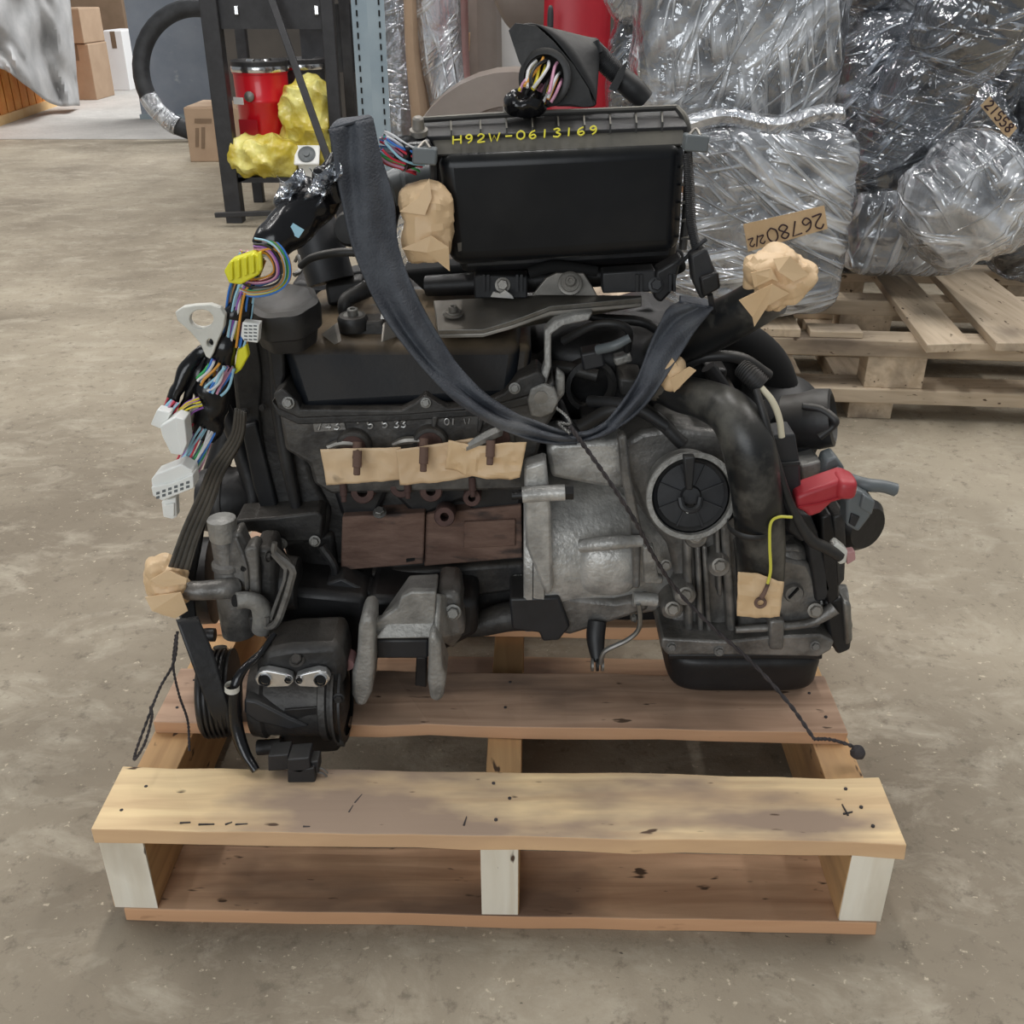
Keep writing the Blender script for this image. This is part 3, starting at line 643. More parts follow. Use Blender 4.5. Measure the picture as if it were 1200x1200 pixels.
# white fitting
wf = P(358, 190, YF - .09)
wfe = empty('square_fitting', (wf.x, wf.y, zs), 'small white square fitting with a round ring on the shelf edge', 'fitting')
rt = Matrix.Rotation(R(-40), 3, 'X')
obj('square_plate', box((wf.x, wf.y + .05, zs + .10), (.115, .012, .10), rt), 'white_plastic', wfe, bevel=.008)
n3 = rt @ Vector((0, -1, 0)); cW = Vector((wf.x, wf.y + .05, zs + .10))
obj('ring', lathe(cW + n3 * .004, n3, [(0, .04), (.006, .04), (.008, .036), (.004, .030), (.004, .014), (.010, .012), (.010, .0)], 24, closed=False), 'conn_grey', wfe)
obj('bracket', box((wf.x, wf.y + .06, zs + .035), (.09, .02, .07)), 'white_plastic', wfe, bevel=.004)
# small cartons seen under the apron
pyb_on_floor = False
sc1 = carton(302, 334, 37, 62, YF + 2.4, .25, 'small brown carton far behind the shelf, glimpsed above the pail', 'card')
# ---------------------------------------------------------------- slotted blue post
YPz = 3.45
pb = P(436, 300, YPz); post = empty('rack_upright', (pb.x, YPz, 0), 'slotted blue grey steel rack upright behind the lifting strap', 'post')
xa = P(415, 60, YPz).x; xb = P(433, 60, YPz).x; xc = P(453, 60, YPz).x
obj('flange', box(((xa + xb) / 2, YPz, .62), (xb - xa, .004, 1.24)), 'rack_blue', post, smooth=False)
obj('flange', hexa([Vector((xb, YPz - .002, 0)), Vector((xc, YPz - .002, 0)), Vector((xc, YPz - .002, 1.24)), Vector((xb, YPz - .002, 1.24)), Vector((xb, YPz + .05, 0)), Vector((xc, YPz + .002, 0)), Vector((xc, YPz + .002, 1.24)), Vector((xb, YPz + .05, 1.24))]), 'rack_blue', post, smooth=False)
for k in range(30):
    z = .30 + k * .031
    for x in ((xa + xb) / 2 - .008, (xb + xc) / 2 + .010): obj('slot', box((x, YPz - .003, z), (.005, .003, .017)), 'hole_black', post, smooth=False)
# ---------------------------------------------------------------- body panels and wrapped parts behind the engine
def leaning(name, px, Y, th, m, label, cat, back=.12, bow=.03, sub=None):
    """curved body panel, top leaning back"""
    L_ = cr(px[0], 6); R_ = cr(px[1], 6); rows = []
    for a, b_ in zip(L_, R_):
        row = []
        for k in range(7):
            f = k / 6; x = a[0] + (b_[0] - a[0]) * f; y = a[1] + (b_[1] - a[1]) * f
            row.append(P(x, y, Y + bow * math.sin(f * math.pi) * -1 + back * (1 - (y + 60) / 460)))
        rows.append(row)
    o = obj(name, grid3(rows), m, solid=th); return tag(o, label, cat)
leaning('body_panel', ([(448, -60), (452, 100), (462, 330)], [(480, -60), (484, 100), (492, 330)]), 3.9, .02, 'film_dark', 'film-wrapped dark strip standing right of the blue upright', 'panel')
leaning('cardboard_strip', ([(472, -60), (476, 60), (484, 160), (490, 330)], [(492, -60), (494, 60), (506, 160), (512, 330)]), 3.75, .006, 'card', 'long brown cardboard strip among the wrapped panels', 'cardboard')
leaning('body_panel', ([(492, -60), (500, 60), (516, 160), (522, 330)], [(545, -60), (547, 60), (552, 160), (556, 330)]), 3.85, .02, 'pink_paint', 'pale pink car panel wrapped in clear film', 'panel', bow=.06)
leaning('plastic_film', ([(486, -60), (492, 60), (510, 160), (516, 330)], [(538, -60), (541, 60), (550, 160), (556, 330)]), 3.72, .003, 'film', 'loose clear film over the pale pink car panel', 'film', bow=.08)
leaning('body_panel', ([(534, -60), (536, 60), (540, 160), (542, 330)], [(582, -60), (584, 60), (586, 160), (588, 330)]), 4.1, .03, 'tan_body', 'brownish grey car panel left of the pale one', 'panel', bow=.09)
leaning('body_panel', ([(576, -60), (578, 60), (580, 160), (582, 330)], [(640, -60), (642, 60), (644, 160), (646, 330)]), 4.3, .03, 'pale_body', 'pale grey car panel behind the rubber boot', 'panel', bow=.05)
tagc = obj('paper_tag', slab([P(538, 62, 3.98), P(550, 60, 3.98), P(551, 38, 3.98), P(536, 40, 3.98)], (0, .01, 0)), 'kraft', smooth=False); tag(tagc, 'small kraft paper scrap stuck on the brownish grey panel', 'paper')
arch = obj('wheel_arch_liner', lathe((P(600, 190, 3.5).x, 3.5, .383), (0.1, 1, 0), [(0, .27), (.0, .37), (.10, .38), (.10, .26)], 40, closed=False), 'tan_body'); tag(arch, 'brown curved wheel arch liner standing behind the air filter box', 'car part')
leaning('metal_panel', ([(641, -60), (638, 60), (636, 160), (636, 330)], [(716, -60), (712, 60), (708, 160), (706, 330)]), 3.3, .03, 'red_dark', 'flat dark red panel standing behind the rubber boot', 'panel', bow=.02)
hd = obj('door_handle', rblob(P(645, 24, 3.29), (.018, .02, .08), 3, 6), 'frame_black', None); tag(hd, 'slim black handle on the red panel', 'handle')
bd = obj('wrapped_bundle', rblob(P(622, 12, 3.9), (.28, .2, .5), 2.5, 14, disp=lambda w_, q: .012 * ridge(w_, 6)), 'tan_body'); bd.location.z = P(622, 40, 3.9).z - .0; tag(bd, 'brown bundled part above the pale panel', 'bundle')

# ---------------------------------------------------------------- seats in stretch film
def film_disp(o, amp, tilt=0.):
    def f(w_, q):
        a = Vector((w_.x * math.cos(tilt) + w_.z * math.sin(tilt), w_.y, -w_.x * math.sin(tilt) + w_.z * math.cos(tilt)))
        s1 = ridge(Vector((a.x * 2.2, a.y * 2, a.z * 13)), 1.0, o); s2 = ridge(Vector((a.x * 5, a.y * 4, a.z * 26)), 1.0, o + 9); s3 = nz(w_, 30, o)
        return amp * (.6 * s1 + .35 * s2 + .15 * s3)
    return f
def bundle(name, label, x0, y0, x1, y1, Y, depth, body, film, p=4., tilt=0., rot=0., zmin=None, film_amp=.012, fo=0, seat=True, body_scale=.93, cat='car seat'):
    a = P(x0, y1, Y); b_ = P(x1, y0, Y); cx = (P(x0, (y0 + y1) / 2, Y).x + P(x1, (y0 + y1) / 2, Y).x) / 2; W_ = abs(P(x1, (y0 + y1) / 2, Y).x - P(x0, (y0 + y1) / 2, Y).x)
    z0, z1 = a.z, b_.z
    if zmin is not None: z0 = zmin
    H_ = z1 - z0; c = Vector((cx, Y + depth / 2, (z0 + z1) / 2)); Rm = Matrix.Rotation(rot, 3, 'Y')
    e = empty(name, (cx, Y + depth / 2, z0), label, cat)
    obj('bundled_part', rblob(c, (W_ * body_scale, depth * body_scale, H_ * body_scale), p, 10, rot=Rm, disp=lambda w_, q: .012 * nz(w_, 4, fo)), body, e)
    obj('plastic_film', rblob(c, (W_, depth, H_), p, 44, rot=Rm, disp=film_disp(fo, film_amp, tilt)), film, e, ang=60)
    return e, c, (W_, depth, H_)
# big seat with the label, standing on the rear pallet
YB = 2.52
s1 = empty('wrapped_car_seat', P(880, 384, YB + .13) * 1, 'big grey car seat in clear film with an upside-down paper label', 'car seat'); s1.location.z = ZT; WL[s1] = s1.location.copy()
cx = P(884, 250, YB).x
def at_(x, y, Y): return P(x, y, Y)
def bodyblob(name, x0, y0, x1, y1, Y, d, m, p=5, par=s1, amp=.006, o=0, res=16, rot=None, film=None, famp=.01, tilt=0., grow=.012):
    a = P(x0, (y0 + y1) / 2, Y).x; b_ = P(x1, (y0 + y1) / 2, Y).x; z1 = P((x0 + x1) / 2, y0, Y).z; z0 = P((x0 + x1) / 2, y1, Y).z
    c = Vector(((a + b_) / 2, Y + d / 2, (z0 + z1) / 2)); s_ = (b_ - a, d, z1 - z0)
    ob = obj(name, rblob(c, s_, p, res, rot=rot, disp=lambda w_, q: amp * nz(w_, 7, o)), m, par)
    if film: obj('plastic_film', rblob(c, tuple(x + grow * 2 for x in s_), p, 46, rot=rot, disp=film_disp(o + 3, famp, tilt)), film, par, ang=60)
    return ob
zc = ZT + .004
a = P(762, 250, YB).x; b_ = P(1003, 250, YB).x; ztop = P(880, 152, YB).z; zz = (zc + ztop) / 2 + .008
c = Vector(((a + b_) / 2, YB + .14, zz)); sz = (b_ - a - .03, .26, ztop - zc - .03)
obj('seat_cushion', rblob(c, sz, 7, 16, disp=lambda w_, q: .006 * nz(w_, 9)), 'seat_grey', s1)
obj('inner_pan', rblob(c + Vector((.0, -.03, .0)), (sz[0] * .80, .235, sz[2] * .78), 9, 10), 'seat_dark', s1)
obj('cardboard_insert', box((P(835, 222, YB).x, YB + .004, P(835, 222, YB).z), (.20, .008, .062), Matrix.Rotation(R(-3), 3, 'Y')), 'orange_card', s1)
obj('plastic_film', rblob(c, (sz[0] + .03, .29, sz[2] + .02), 7, 60, disp=film_disp(3, .012, R(-20))), 'film_streaky', s1, ang=60)
# upper seat back, leaning over the cushion
a = P(757, 80, YB).x; b_ = P(1000, 80, YB).x; z1 = 1.10; z0 = ztop - .0
c2 = Vector(((a + b_) / 2 - .005, YB + .17, (z0 + z1) / 2)); sz2 = (b_ - a - .03, .26, z1 - z0)
obj('seat_back', rblob(c2, sz2, 5, 16, disp=lambda w_, q: .01 * nz(w_, 6)), 'seat_grey', s1)
sp_c = P(862, 66, YB + .03)
obj('round_hub', lathe((sp_c.x, YB + .06, sp_c.z), (0, -1, 0), [(0, .135), (.010, .13), (.018, .11), (.020, .09), (.018, .05), (.020, .0)], 36, closed=False), 'seat_dark', s1)
obj('plastic_film', rblob(c2, (sz2[0] + .03, .32, sz2[2] + .02), 5, 60, disp=film_disp(8, .014, R(50))), 'film', s1, ang=60)
obj('pale_film_fold', grid3([[P(x, 130 + 22 * v + 6 * math.sin(x * .05) + (880 - x) * .03, YB - .02 - .03 * math.sin(v * 3.1)) for x in range(775, 992, 6)] for v in (0, .25, .5, .75, 1)]), 'film_milky', s1, solid=.002)
# label
lb = [(871, 263), (966, 241), (970, 268), (877, 295)]
YL = YB - .022
lab = obj('paper_label', slab([P(x, y, YL) for x, y in lb], (0, .003, 0)), 'kraft', s1, smooth=False)
tag(lab, 'kraft label with handwritten number, upside down')
dx_, dy_ = Vector((-.960, .275)), Vector((.275, .96)); k_ = pxm(YL, .5)
def dir3(v): 
    a = P(900, 270, YL); b_ = P(900 + v.x * 10, 270 + v.y * 10, YL); return (b_ - a).normalized()
write('handwriting', '26780', P(963, 250, YL) + Vector((0, -.0015, 0)), dir3(dx_), dir3(dy_), 17 * k_, .0019, 'ink_dark', lab, adv=.80)
write('handwriting', '2/2', P(895, 275, YL) + Vector((0, -.0015, 0)), dir3(dx_), dir3(dy_), 10 * k_, .0015, 'ink_dark', lab, adv=.62)

# other bundles on the rear pallet, right
def bundle2(name, label, x0, y0, x1, y1, Y, d, m, film, p, o, tilt, amp=.012, rot=None, cat='bundle', inner=None):
    e = empty(name, P((x0 + x1) / 2, y1, Y + d / 2), label, cat)
    bodyblob('bundled_part', x0, y0, x1, y1, Y, d, m, p, e, .01, o, 12, rot, film, amp, tilt)
    if inner: inner(e)
    return e
bundle2('wrapped_bundle', 'dark rounded part in film between the labelled seat and the right-hand bundle', 985, 20, 1078, 322, 3.0, .24, 'seat_dark', 'film_dark', 4, 21, R(-10))
ry = lambda d: Matrix.Rotation(R(d), 3, 'Y')
bundle2('wrapped_bundle', 'tilted black seat in glossy film leaning right, above the light film heap', 1068, -60, 1150, 236, 2.78, .20, 'black_shape', 'film_dark', 4, 33, R(25), rot=ry(24), amp=.014)
bundle2('wrapped_bundle', 'upper right glossy black bundle in film, at the frame edge', 1120, -80, 1230, 92, 2.42, .24, 'black_shape', 'film_dark', 2.6, 41, R(-20), rot=ry(20), amp=.014)
bundle2('wrapped_bundle', 'dark grey bundle in film bearing a slanted paper label', 1098, 108, 1200, 245, 2.98, .20, 'black_shape', 'film_dark', 3, 47, R(40), rot=ry(-35), amp=.008)
bundle2('wrapped_bundle', 'low dark part in film lying on the rear pallet', 1006, 228, 1150, 322, 2.78, .2, 'seat_dark', 'film', 5, 52, R(5), amp=.010)
bundle2('wrapped_bundle', 'light heap of milky film at the right edge of the rear pallet', 1090, 176, 1225, 316, 2.52, .24, 'seat_grey', 'film_milky', 2.3, 58, R(-40), rot=ry(-38), amp=.022)
bundle2('wrapped_bundle', 'dark wrapped part at the right edge beside the slanted label', 1200, 90, 1276, 330, 3.0, .2, 'black_shape', 'film_dark', 4, 63, R(60))
bundle2('wrapped_bundle', 'white film bundle hanging high between the seat and the black bundles', 1050, -60, 1100, 120, 3.12, .16, 'sheet_grey', 'film_milky', 3, 66, R(60), rot=ry(22))
bundle2('wrapped_bundle', 'narrow black roll wound in film left of the labelled seat', 722, 12, 762, 215, 2.9, .18, 'black_shape', 'film_dark', 3, 71, R(3), amp=.010)
bundle2('wrapped_bundle', 'grey part in film high above the black roll', 722, -80, 775, 22, 2.8, .2, 'seat_grey', 'film', 3, 75, R(30))
bundle2('wrapped_bundle', 'black padded part at the top between the seat and the tilted seat', 1000, -120, 1075, 12, 3.05, .2, 'black_shape', 'film_dark', 3, 79, R(30))
bundle2('wrapped_bundle', 'dark brown rolled part behind the wrapped seats', 1080, -40, 1210, 190, 3.3, .3, 'black_shape', 'film_dark', 4, 83, R(30))
# second label
YL2 = 2.86
l2 = obj('paper_label', slab([P(x, y, YL2) for x, y in ((1149, 124), (1160, 113), (1192, 150), (1181, 163))], (0, .003, 0)), 'kraft', smooth=False); tag(l2, 'small slanted kraft label with a handwritten number on the dark bundle', 'label')
d1 = (P(1192, 150, YL2) - P(1160, 113, YL2)).normalized(); d2 = (P(1160, 113, YL2) - P(1149, 124, YL2)).normalized()
write('handwriting', '21558', P(1153, 124.5, YL2) + Vector((0, -.0015, 0)), d1, d2, 10 * pxm(YL2), .002, 'ink_dark', l2, adv=.92)

hp = P(1010, 330, 3.75)
hb = empty('wrapped_bundle', (1.75, 4.1, 0), 'big dark heap of wrapped goods added to darken the gap behind the rear pallet', 'bundle')  # added heap, hides the bright floor seen between the rear boards
obj('bundled_part', rblob((1.9, 4.15, .62), (2.5, .7, 1.24), 5, 16, disp=lambda w_, q: .05 * nz(w_, 2.5)), 'black_shape', hb)
obj('plastic_film', rblob((1.9, 4.15, .63), (2.56, .76, 1.26), 5, 40, disp=film_disp(91, .02, R(30))), 'film_dark', hb, ang=60)

# ================================================================ ENGINE (one thing: everything bolted together)
eng = empty('car_engine', (0.02, 1.30, PT), 'dirty black three-cylinder car engine with grey gearbox on the front pallet', 'engine')
def E(name, bm, m, parent=eng, **k): return obj(name, bm, m, parent, **k)

# ---- cylinder block
blk = E('engine_block', prism([(372, 560), (612, 560), (618, 700), (600, 742), (545, 748), (430, 738), (352, 700), (335, 600)], 1.20, .26), 'iron', bevel=.006)
E('exhaust_shield', prism([(401, 606), (498, 601), (496, 661), (399, 669)], 1.172, .03), 'rust', blk, bevel=.002)
E('exhaust_shield', prism([(499, 603), (611, 592), (612, 654), (497, 664)], 1.180, .03), 'rust', blk, bevel=.002)
E('raised_pad', prism([(544, 612), (604, 609), (604, 640), (543, 643)], 1.176, .006), 'rust', blk, bevel=.0015)
E('lower_band', prism([(402, 674), (614, 660), (617, 692), (560, 700), (470, 706), (405, 690)], 1.186, .03), 'iron', blk, bevel=.006)
for x, y, r in ((445, 680, 6), (607, 678, 6)): bolt(x, y, 1.186, r, blk)
bolt(445, 601, 1.16, 7, blk, 'steel', d=(0, -.5, .9))
E('slot_mark', prism([(476, 655), (486, 654), (486, 657), (476, 659)], 1.171, .004), 'hole_black', blk, smooth=False)
# manifold lugs, rusty
for x, y, w_ in ((425, 583, 15), (470, 577, 14), (505, 582, 14), (553, 590, 11), (521, 612, 13)):
    c = P(x, y, 1.150); r = w_ * pxm(1.15)
    E('manifold_lug', lathe(c + Vector((0, .03, 0)), (0, -1, .25), [(0, r), (.028, r), (.031, r * .9), (.031, r * .42), (.010, r * .4)], 20, closed=False), 'rust_lug', blk)
E('lower_casting', prism([(385, 560), (615, 555), (612, 596), (560, 605), (540, 588), (500, 604), (480, 600), (455, 575), (440, 606), (400, 606)], 1.185, .05), 'iron_black', blk, bevel=.006)
for x, y in ((402, 566), (477, 562), (553, 560)):
    bolt(x, y, 1.15, 4.2, blk, 'rust_lug', 'stud', d=(.05, -.45, -.9), name='stud')
# sump of the engine
E('engine_sump', hexa([P(430, 700, 1.21), P(612, 700, 1.21), P(612, 742, 1.21), P(470, 742, 1.21)] + [P(430, 700, 1.21) + Vector((0, .24, 0)), P(612, 700, 1.21) + Vector((0, .24, 0)), P(612, 742, 1.21) + Vector((0, .22, -.01)), P(470, 742, 1.21) + Vector((0, .22, -.01))]), 'iron', blk, bevel=.008)
bm = tube([(535, 735, 1.17, 13), (565, 730, 1.17, 16), (600, 722, 1.17, 18), (640, 722, 1.18, 18)], n=16); E('coolant_pipe', bm, 'iron', blk)
E('grey_bracket_block', prism([(597, 702), (655, 700), (668, 735), (655, 751), (636, 752), (632, 742), (600, 738)], 1.12, .06), 'plastic_dull', blk, bevel=.003)

# ---- cylinder head
head = E('cylinder_head', prism([(326, 478), (352, 492), (470, 488), (560, 482), (640, 462), (656, 476), (636, 510), (620, 575), (388, 580), (368, 568), (362, 545), (334, 528)], 1.150, .24), 'head_metal', bevel=.005)
E('gasket_rim', prism([(318, 470), (326, 478), (350, 489), (470, 485), (560, 479), (632, 460), (648, 446), (650, 452), (640, 470), (562, 488), (470, 494), (350, 498), (325, 487)], 1.144, .26), 'iron', head, bevel=.002)
for x, y in ((414, 516), (504, 512), (583, 506)):
    c = P(x, y + 8, 1.140); r = 21 * pxm(1.14)
    E('exhaust_port', lathe(c + Vector((0, .03, 0)), (0, -1, 0), [(0, r), (.028, r), (.032, r * .93), (.032, r * .72), (.012, r * .68)], 32, closed=False), 'head_metal', head)
    E('port_bore', lathe(c + Vector((0, -.0015, 0)), (0, 1, 0), [(0, r * .7), (.02, r * .7)], 24), 'rust_lug', head)
for x, y in ((419, 518), (497, 514), (576, 508)):
    bolt(x, y, 1.120, 5.4, head, 'rust', 'stud', d=(-.04, -.45, -.85), name='stud')
E('port_ridge', tube([(384, 524, 1.142, 4), (400, 519, 1.142, 5), (420, 520, 1.142, 4)], n=8), 'plate_steel', head)
E('port_ridge', tube([(460, 521, 1.142, 3), (475, 516, 1.142, 5), (494, 516, 1.142, 4)], n=8), 'plate_steel', head)
hx = (P(460, 500, 1.147) - P(380, 503, 1.147)).normalized(); hz = Vector((0, 0, 1))
pl = E('letter_plate', prism([(366, 493), (402, 490), (406, 504), (368, 507)], 1.148, .004), 'alu_dark', head, bevel=.001)
ku = pxm(1.147, .55)
write('cast_letters', '743', P(371, 504, 1.1465), hx, hz, 9 * ku * 1.05, .0009, 'letter_cast', pl, adv=1.1)
write('cast_letters', "'", P(417, 503, 1.148), hx, hz, 9 * ku, .0010, 'letter_cast', head)
write('cast_letters', '5', P(431, 502, 1.148), hx, hz, 9 * ku, .0011, 'letter_cast', head)
write('cast_letters', '5', P(448, 501, 1.148), hx, hz, 9 * ku, .0011, 'letter_cast', head)
write('cast_letters', '33', P(462, 501, 1.148), hx, hz, 8.5 * ku, .0010, 'letter_cast', head)
write('cast_letters', '01', P(521, 498, 1.148), hx, hz, 8 * ku, .0009, 'letter_cast', head)
write('cast_letters', 'W', P(544, 497, 1.148), hx, hz, 7 * ku, .0007, 'letter_cast', head)
for k in range(5):
    x = 512 + k * 22 if k < 1 else 505 + k * 24
for x, y in ((506, 492), (560, 492)): E('casting_rib', prism([(x, y - 4), (x + 8, y - 4), (x + 3, y + 16), (x - 1, y + 16)], 1.143, .012), 'head_metal', head, bevel=.002)
E('head_left_web', prism([(330, 500), (356, 520), (366, 560), (388, 600), (378, 660), (352, 640), (340, 560)], 1.19, .08), 'iron', head, bevel=.006)

# ---- valve cover
vz = P(330, 402, 1.165).z
q = [P(352, 484, 1.152), P(602, 470, 1.152), P(612, 402, 1.175), P(326, 402, 1.175)]
zt_ = q[3].z; zl = q[0].z
bk = [Vector((P(352, 484, 1.152).x - .02, 1.40, zl)), Vector((P(602, 470, 1.152).x + .02, 1.40, zl)), Vector((q[2].x - .00, 1.385, zt_ + .012)), Vector((q[3].x + .012, 1.385, zt_ + .012))]
vc = E('valve_cover', hexa(q + bk), 'cover_black', bevel=.014, seg=4)
E('cover_step', hexa([P(566, 470, 1.16), P(618, 462, 1.16), P(624, 405, 1.185), P(560, 402, 1.185)] + [P(566, 470, 1.16) + Vector((0, .2, 0)), P(618, 462, 1.16) + Vector((0, .2, 0)), P(624, 405, 1.185) + Vector((0, .2, 0)), P(560, 402, 1.185) + Vector((0, .2, 0))]), 'cover_black', vc, bevel=.008, seg=3)
E('cover_flange', prism([(320, 462), (331, 455), (348, 470), (352, 480), (470, 481), (487, 472), (498, 463), (512, 472), (524, 479), (560, 476), (590, 462), (608, 444), (630, 436), (640, 446), (632, 460), (562, 480), (470, 487), (350, 490), (326, 479)], 1.140, .05), 'iron', vc, bevel=.002)
E('cover_lip', prism([(322, 380), (332, 398), (334, 440), (330, 458), (322, 462), (318, 440), (312, 390)], 1.17, .06), 'iron_black', vc, bevel=.003)
for x, y, r in ((338, 472, 6.5), (499, 472, 5.5), (603, 455, 6)): bolt(x, y, 1.138, r, vc)
# raised dusty area and hardware on top
def topz(x, y, z=None): return PZ(x, y, (zt_ + .006) if z is None else z)
zc_ = zt_ + .014
# filler cap: lobed
cc_ = PZ(334, 350, zt_ + .055)
fc = E('oil_filler_cap', lathe(cc_ - Vector((0, 0, .05)), (-.02, -.22, 1), [(0, .032), (.018, .036), (.022, .041), (.044, .043), (.052, .041), (.055, .034), (.051, .026), (.048, .012), (.048, .0)], 72, closed=False, gear=lambda t: 1 + .035 * math.cos(t * 2 * math.pi * 7)), 'rubber', vc)
E('filler_neck', lathe(PZ(336, 372, zt_ + .01) - Vector((0, 0, .015)), (0, 0, 1), [(0, .036), (.03, .034)], 32), 'rubber', vc)
E('breather_box', hexa([P(384, 360, 1.30), P(422, 352, 1.30), P(424, 326, 1.31), P(380, 333, 1.31)] + [P(384, 360, 1.30) + Vector((0, .05, 0)), P(422, 352, 1.30) + Vector((0, .05, 0)), P(424, 326, 1.31) + Vector((0, .05, .004)), P(380, 333, 1.31) + Vector((0, .05, .004))]), 'rubber', vc, bevel=.005)
E('sensor_block', prism([(398, 322), (424, 316), (432, 330), (428, 340), (404, 342)], 1.33, .04), 'plastic_dull', vc, bevel=.004)
E('rubber_elbow', tube([(405, 368, 1.255, 8), (404, 358, 1.255, 8.5), (408, 350, 1.26, 9), (425, 341, 1.27, 10), (446, 330, 1.29, 11), (456, 322, 1.31, 9)], n=16), 'rubber', vc)
E('vent_pipe', tube([(372, 362, 1.31, 5), (400, 364, 1.31, 5), (440, 362, 1.31, 5.5), (480, 352, 1.31, 5)], n=12), 'belt_tan', vc)
# bracket with washer and bolt, left of the strap
bk1 = PZ(425, 388, zt_ + .016)
br = E('mount_saddle', prism([(392, 392), (398, 378), (448, 376), (452, 392), (446, 396), (400, 396)], 1.205, .035), 'iron', vc, bevel=.003)
E('saddle_ear', slab([PZ(376, 392, zt_ + .004), PZ(392, 404, zt_ + .004), PZ(396, 402, zt_ + .02), PZ(392, 380, zt_ + .018)], (0.004, .003, .002)), 'plate_steel', br, bevel=.0008)
E('saddle_ear', slab([PZ(446, 402, zt_ + .004), PZ(468, 394, zt_ + .004), PZ(470, 376, zt_ + .012), PZ(448, 380, zt_ + .02)], (0.003, .003, .002)), 'plate_steel', br, bevel=.0008)
c = P(414, 381, 1.212)
E('rubber_grommet', lathe(c, (0, -.1, 1), [(-.004, .0180), (.009, .0185), (.013, .016)], 28), 'rubber', br)
bolt(414, 372, 1.212, 8.0, vc, 'steel', 'socket', d=(0, -.15, 1))
E('warning_label', slab([PZ(446, 374, zt_ + .018), PZ(462, 374, zt_ + .018), PZ(458, 359, zt_ + .020), PZ(448, 359, zt_ + .020)], (0, 0, .0008)), 'white_plastic', vc, smooth=False)
# long steel stay plate across the cover
zp = P(516, 391, 1.165).z
stay = E('stay_plate', slab([P(514, 392, 1.165), P(566, 391, 1.165), P(600, 381, 1.168), P(645, 364, 1.172), P(752, 355, 1.19), P(752, 346, 1.215), P(690, 347, 1.24), P(640, 345, 1.26), P(560, 350, 1.27), P(508, 352, 1.27)], (0, 0, -.005)), 'plate_steel', bevel=.0012)
E('folded_edge', slab([P(514, 392, 1.163), P(566, 391, 1.163), P(600, 381, 1.166), P(645, 364, 1.170), P(752, 355, 1.188), P(752, 349, 1.186), P(645, 359, 1.168), P(600, 376, 1.164), P(566, 386, 1.161), P(514, 387, 1.161)], (0, .002, 0)), 'steel', stay, bevel=.0006)
bolt(531, 367, 1.215, 6.5, stay, 'plate_steel', 'socket', d=(0, -.15, 1))
ear = E('stay_ear', prism([(624, 346), (640, 326), (652, 320), (684, 320), (694, 336), (700, 347)], 1.232, .006), 'plate_steel', stay, bevel=.001)
bolt(668, 332, 1.226, 7.5, ear, 'plate_steel', 'socket', d=(0, -.8, .5))
E('stay_tab', prism([(575, 348), (578, 342), (586, 344), (592, 340), (600, 346), (602, 350)], 1.22, .004), 'alu_bright', stay)
# S-shaped hanger to the right of the head
hg = E('hanger_bracket', slab([P(695, 366, 1.17), P(690, 376, 1.165), P(660, 382, 1.16), P(646, 392, 1.155), P(646, 430, 1.15), P(640, 452, 1.148), P(634, 478, 1.146), P(624, 482, 1.146), P(630, 452, 1.148), P(638, 428, 1.15), P(638, 388, 1.155), P(650, 376, 1.16), P(672, 368, 1.168)], (0, .018, .002)), 'cast_grey', bevel=.002)
E('hanger_eye', prism([(618, 470), (622, 456), (636, 450), (650, 456), (655, 470), (648, 484), (634, 490), (622, 488)], 1.137, .01), 'cast_grey', hg, bevel=.002)
E('eye_hole', lathe(P(634, 466, 1.1355), (0, 1, 0), [(0, .008), (.006, .008)], 20), 'plate_steel', hg)
E('cast_arm', prism([(652, 432), (662, 440), (662, 462), (650, 478), (640, 492), (625, 498), (620, 492), (640, 478), (650, 460)], 1.16, .012), 'cast_grey', hg, bevel=.003)
E('lift_tab', tube([(543, 527, 1.10, 3), (560, 517, 1.10, 6), (578, 508, 1.11, 7), (585, 506, 1.12, 6)], n=6), 'cast_grey', head)

# ---- kraft paper taped over the exhaust ports
def paper_sheet(name, px, Y, m, par, amp=.003, nx=30, ny=14, o=0, label=None):
    """px: top edge points, bottom edge points"""
    T = cr(px[0], max(1, nx // (len(px[0]) - 1))); B = cr(px[1], max(1, nx // (len(px[1]) - 1))); n_ = min(len(T), len(B)); rows = []
    for j in range(ny + 1):
        f = j / ny; row = []
        for i in range(n_):
            a = T[int(i * (len(T) - 1) / (n_ - 1))]; b_ = B[int(i * (len(B) - 1) / (n_ - 1))]
            x = a[0] + (b_[0] - a[0]) * f; y = a[1] + (b_[1] - a[1]) * f
            p = P(x, y, Y); row.append(p + Vector((0, -amp * (ridge(p, 26, o) + .6 * ridge(p, 55, o + 5)), 0)))
        rows.append(row)
    ob = obj(name, grid3(rows), m, par, solid=.0009, ang=14); return tag(ob, label)
paper_sheet('paper_cover', ([(376, 525), (420, 524), (470, 523)], [(383, 567), (430, 564), (472, 561)]), 1.115, 'kraft_dirty', eng, o=1, label='kraft paper strip taped over the exhaust ports')
paper_sheet('paper_cover', ([(464, 526), (500, 521), (560, 512)], [(469, 567), (510, 564), (560, 556)]), 1.109, 'kraft_dirty', eng, o=2, label='kraft paper strip taped over the exhaust ports')
paper_sheet('paper_cover', ([(526, 513), (560, 520), (590, 517), (617, 516)], [(522, 548), (556, 556), (590, 560), (609, 557)]), 1.103, 'kraft', eng, amp=.005, o=3, label='crumpled kraft paper taped over the exhaust ports')
# studs through the paper
for x, y in ((419, 528), (497, 524), (575, 516)): bolt(x, y, 1.098, 5.4, head, 'rust', 'stud', d=(-.04, -.40, -.9), name='stud')

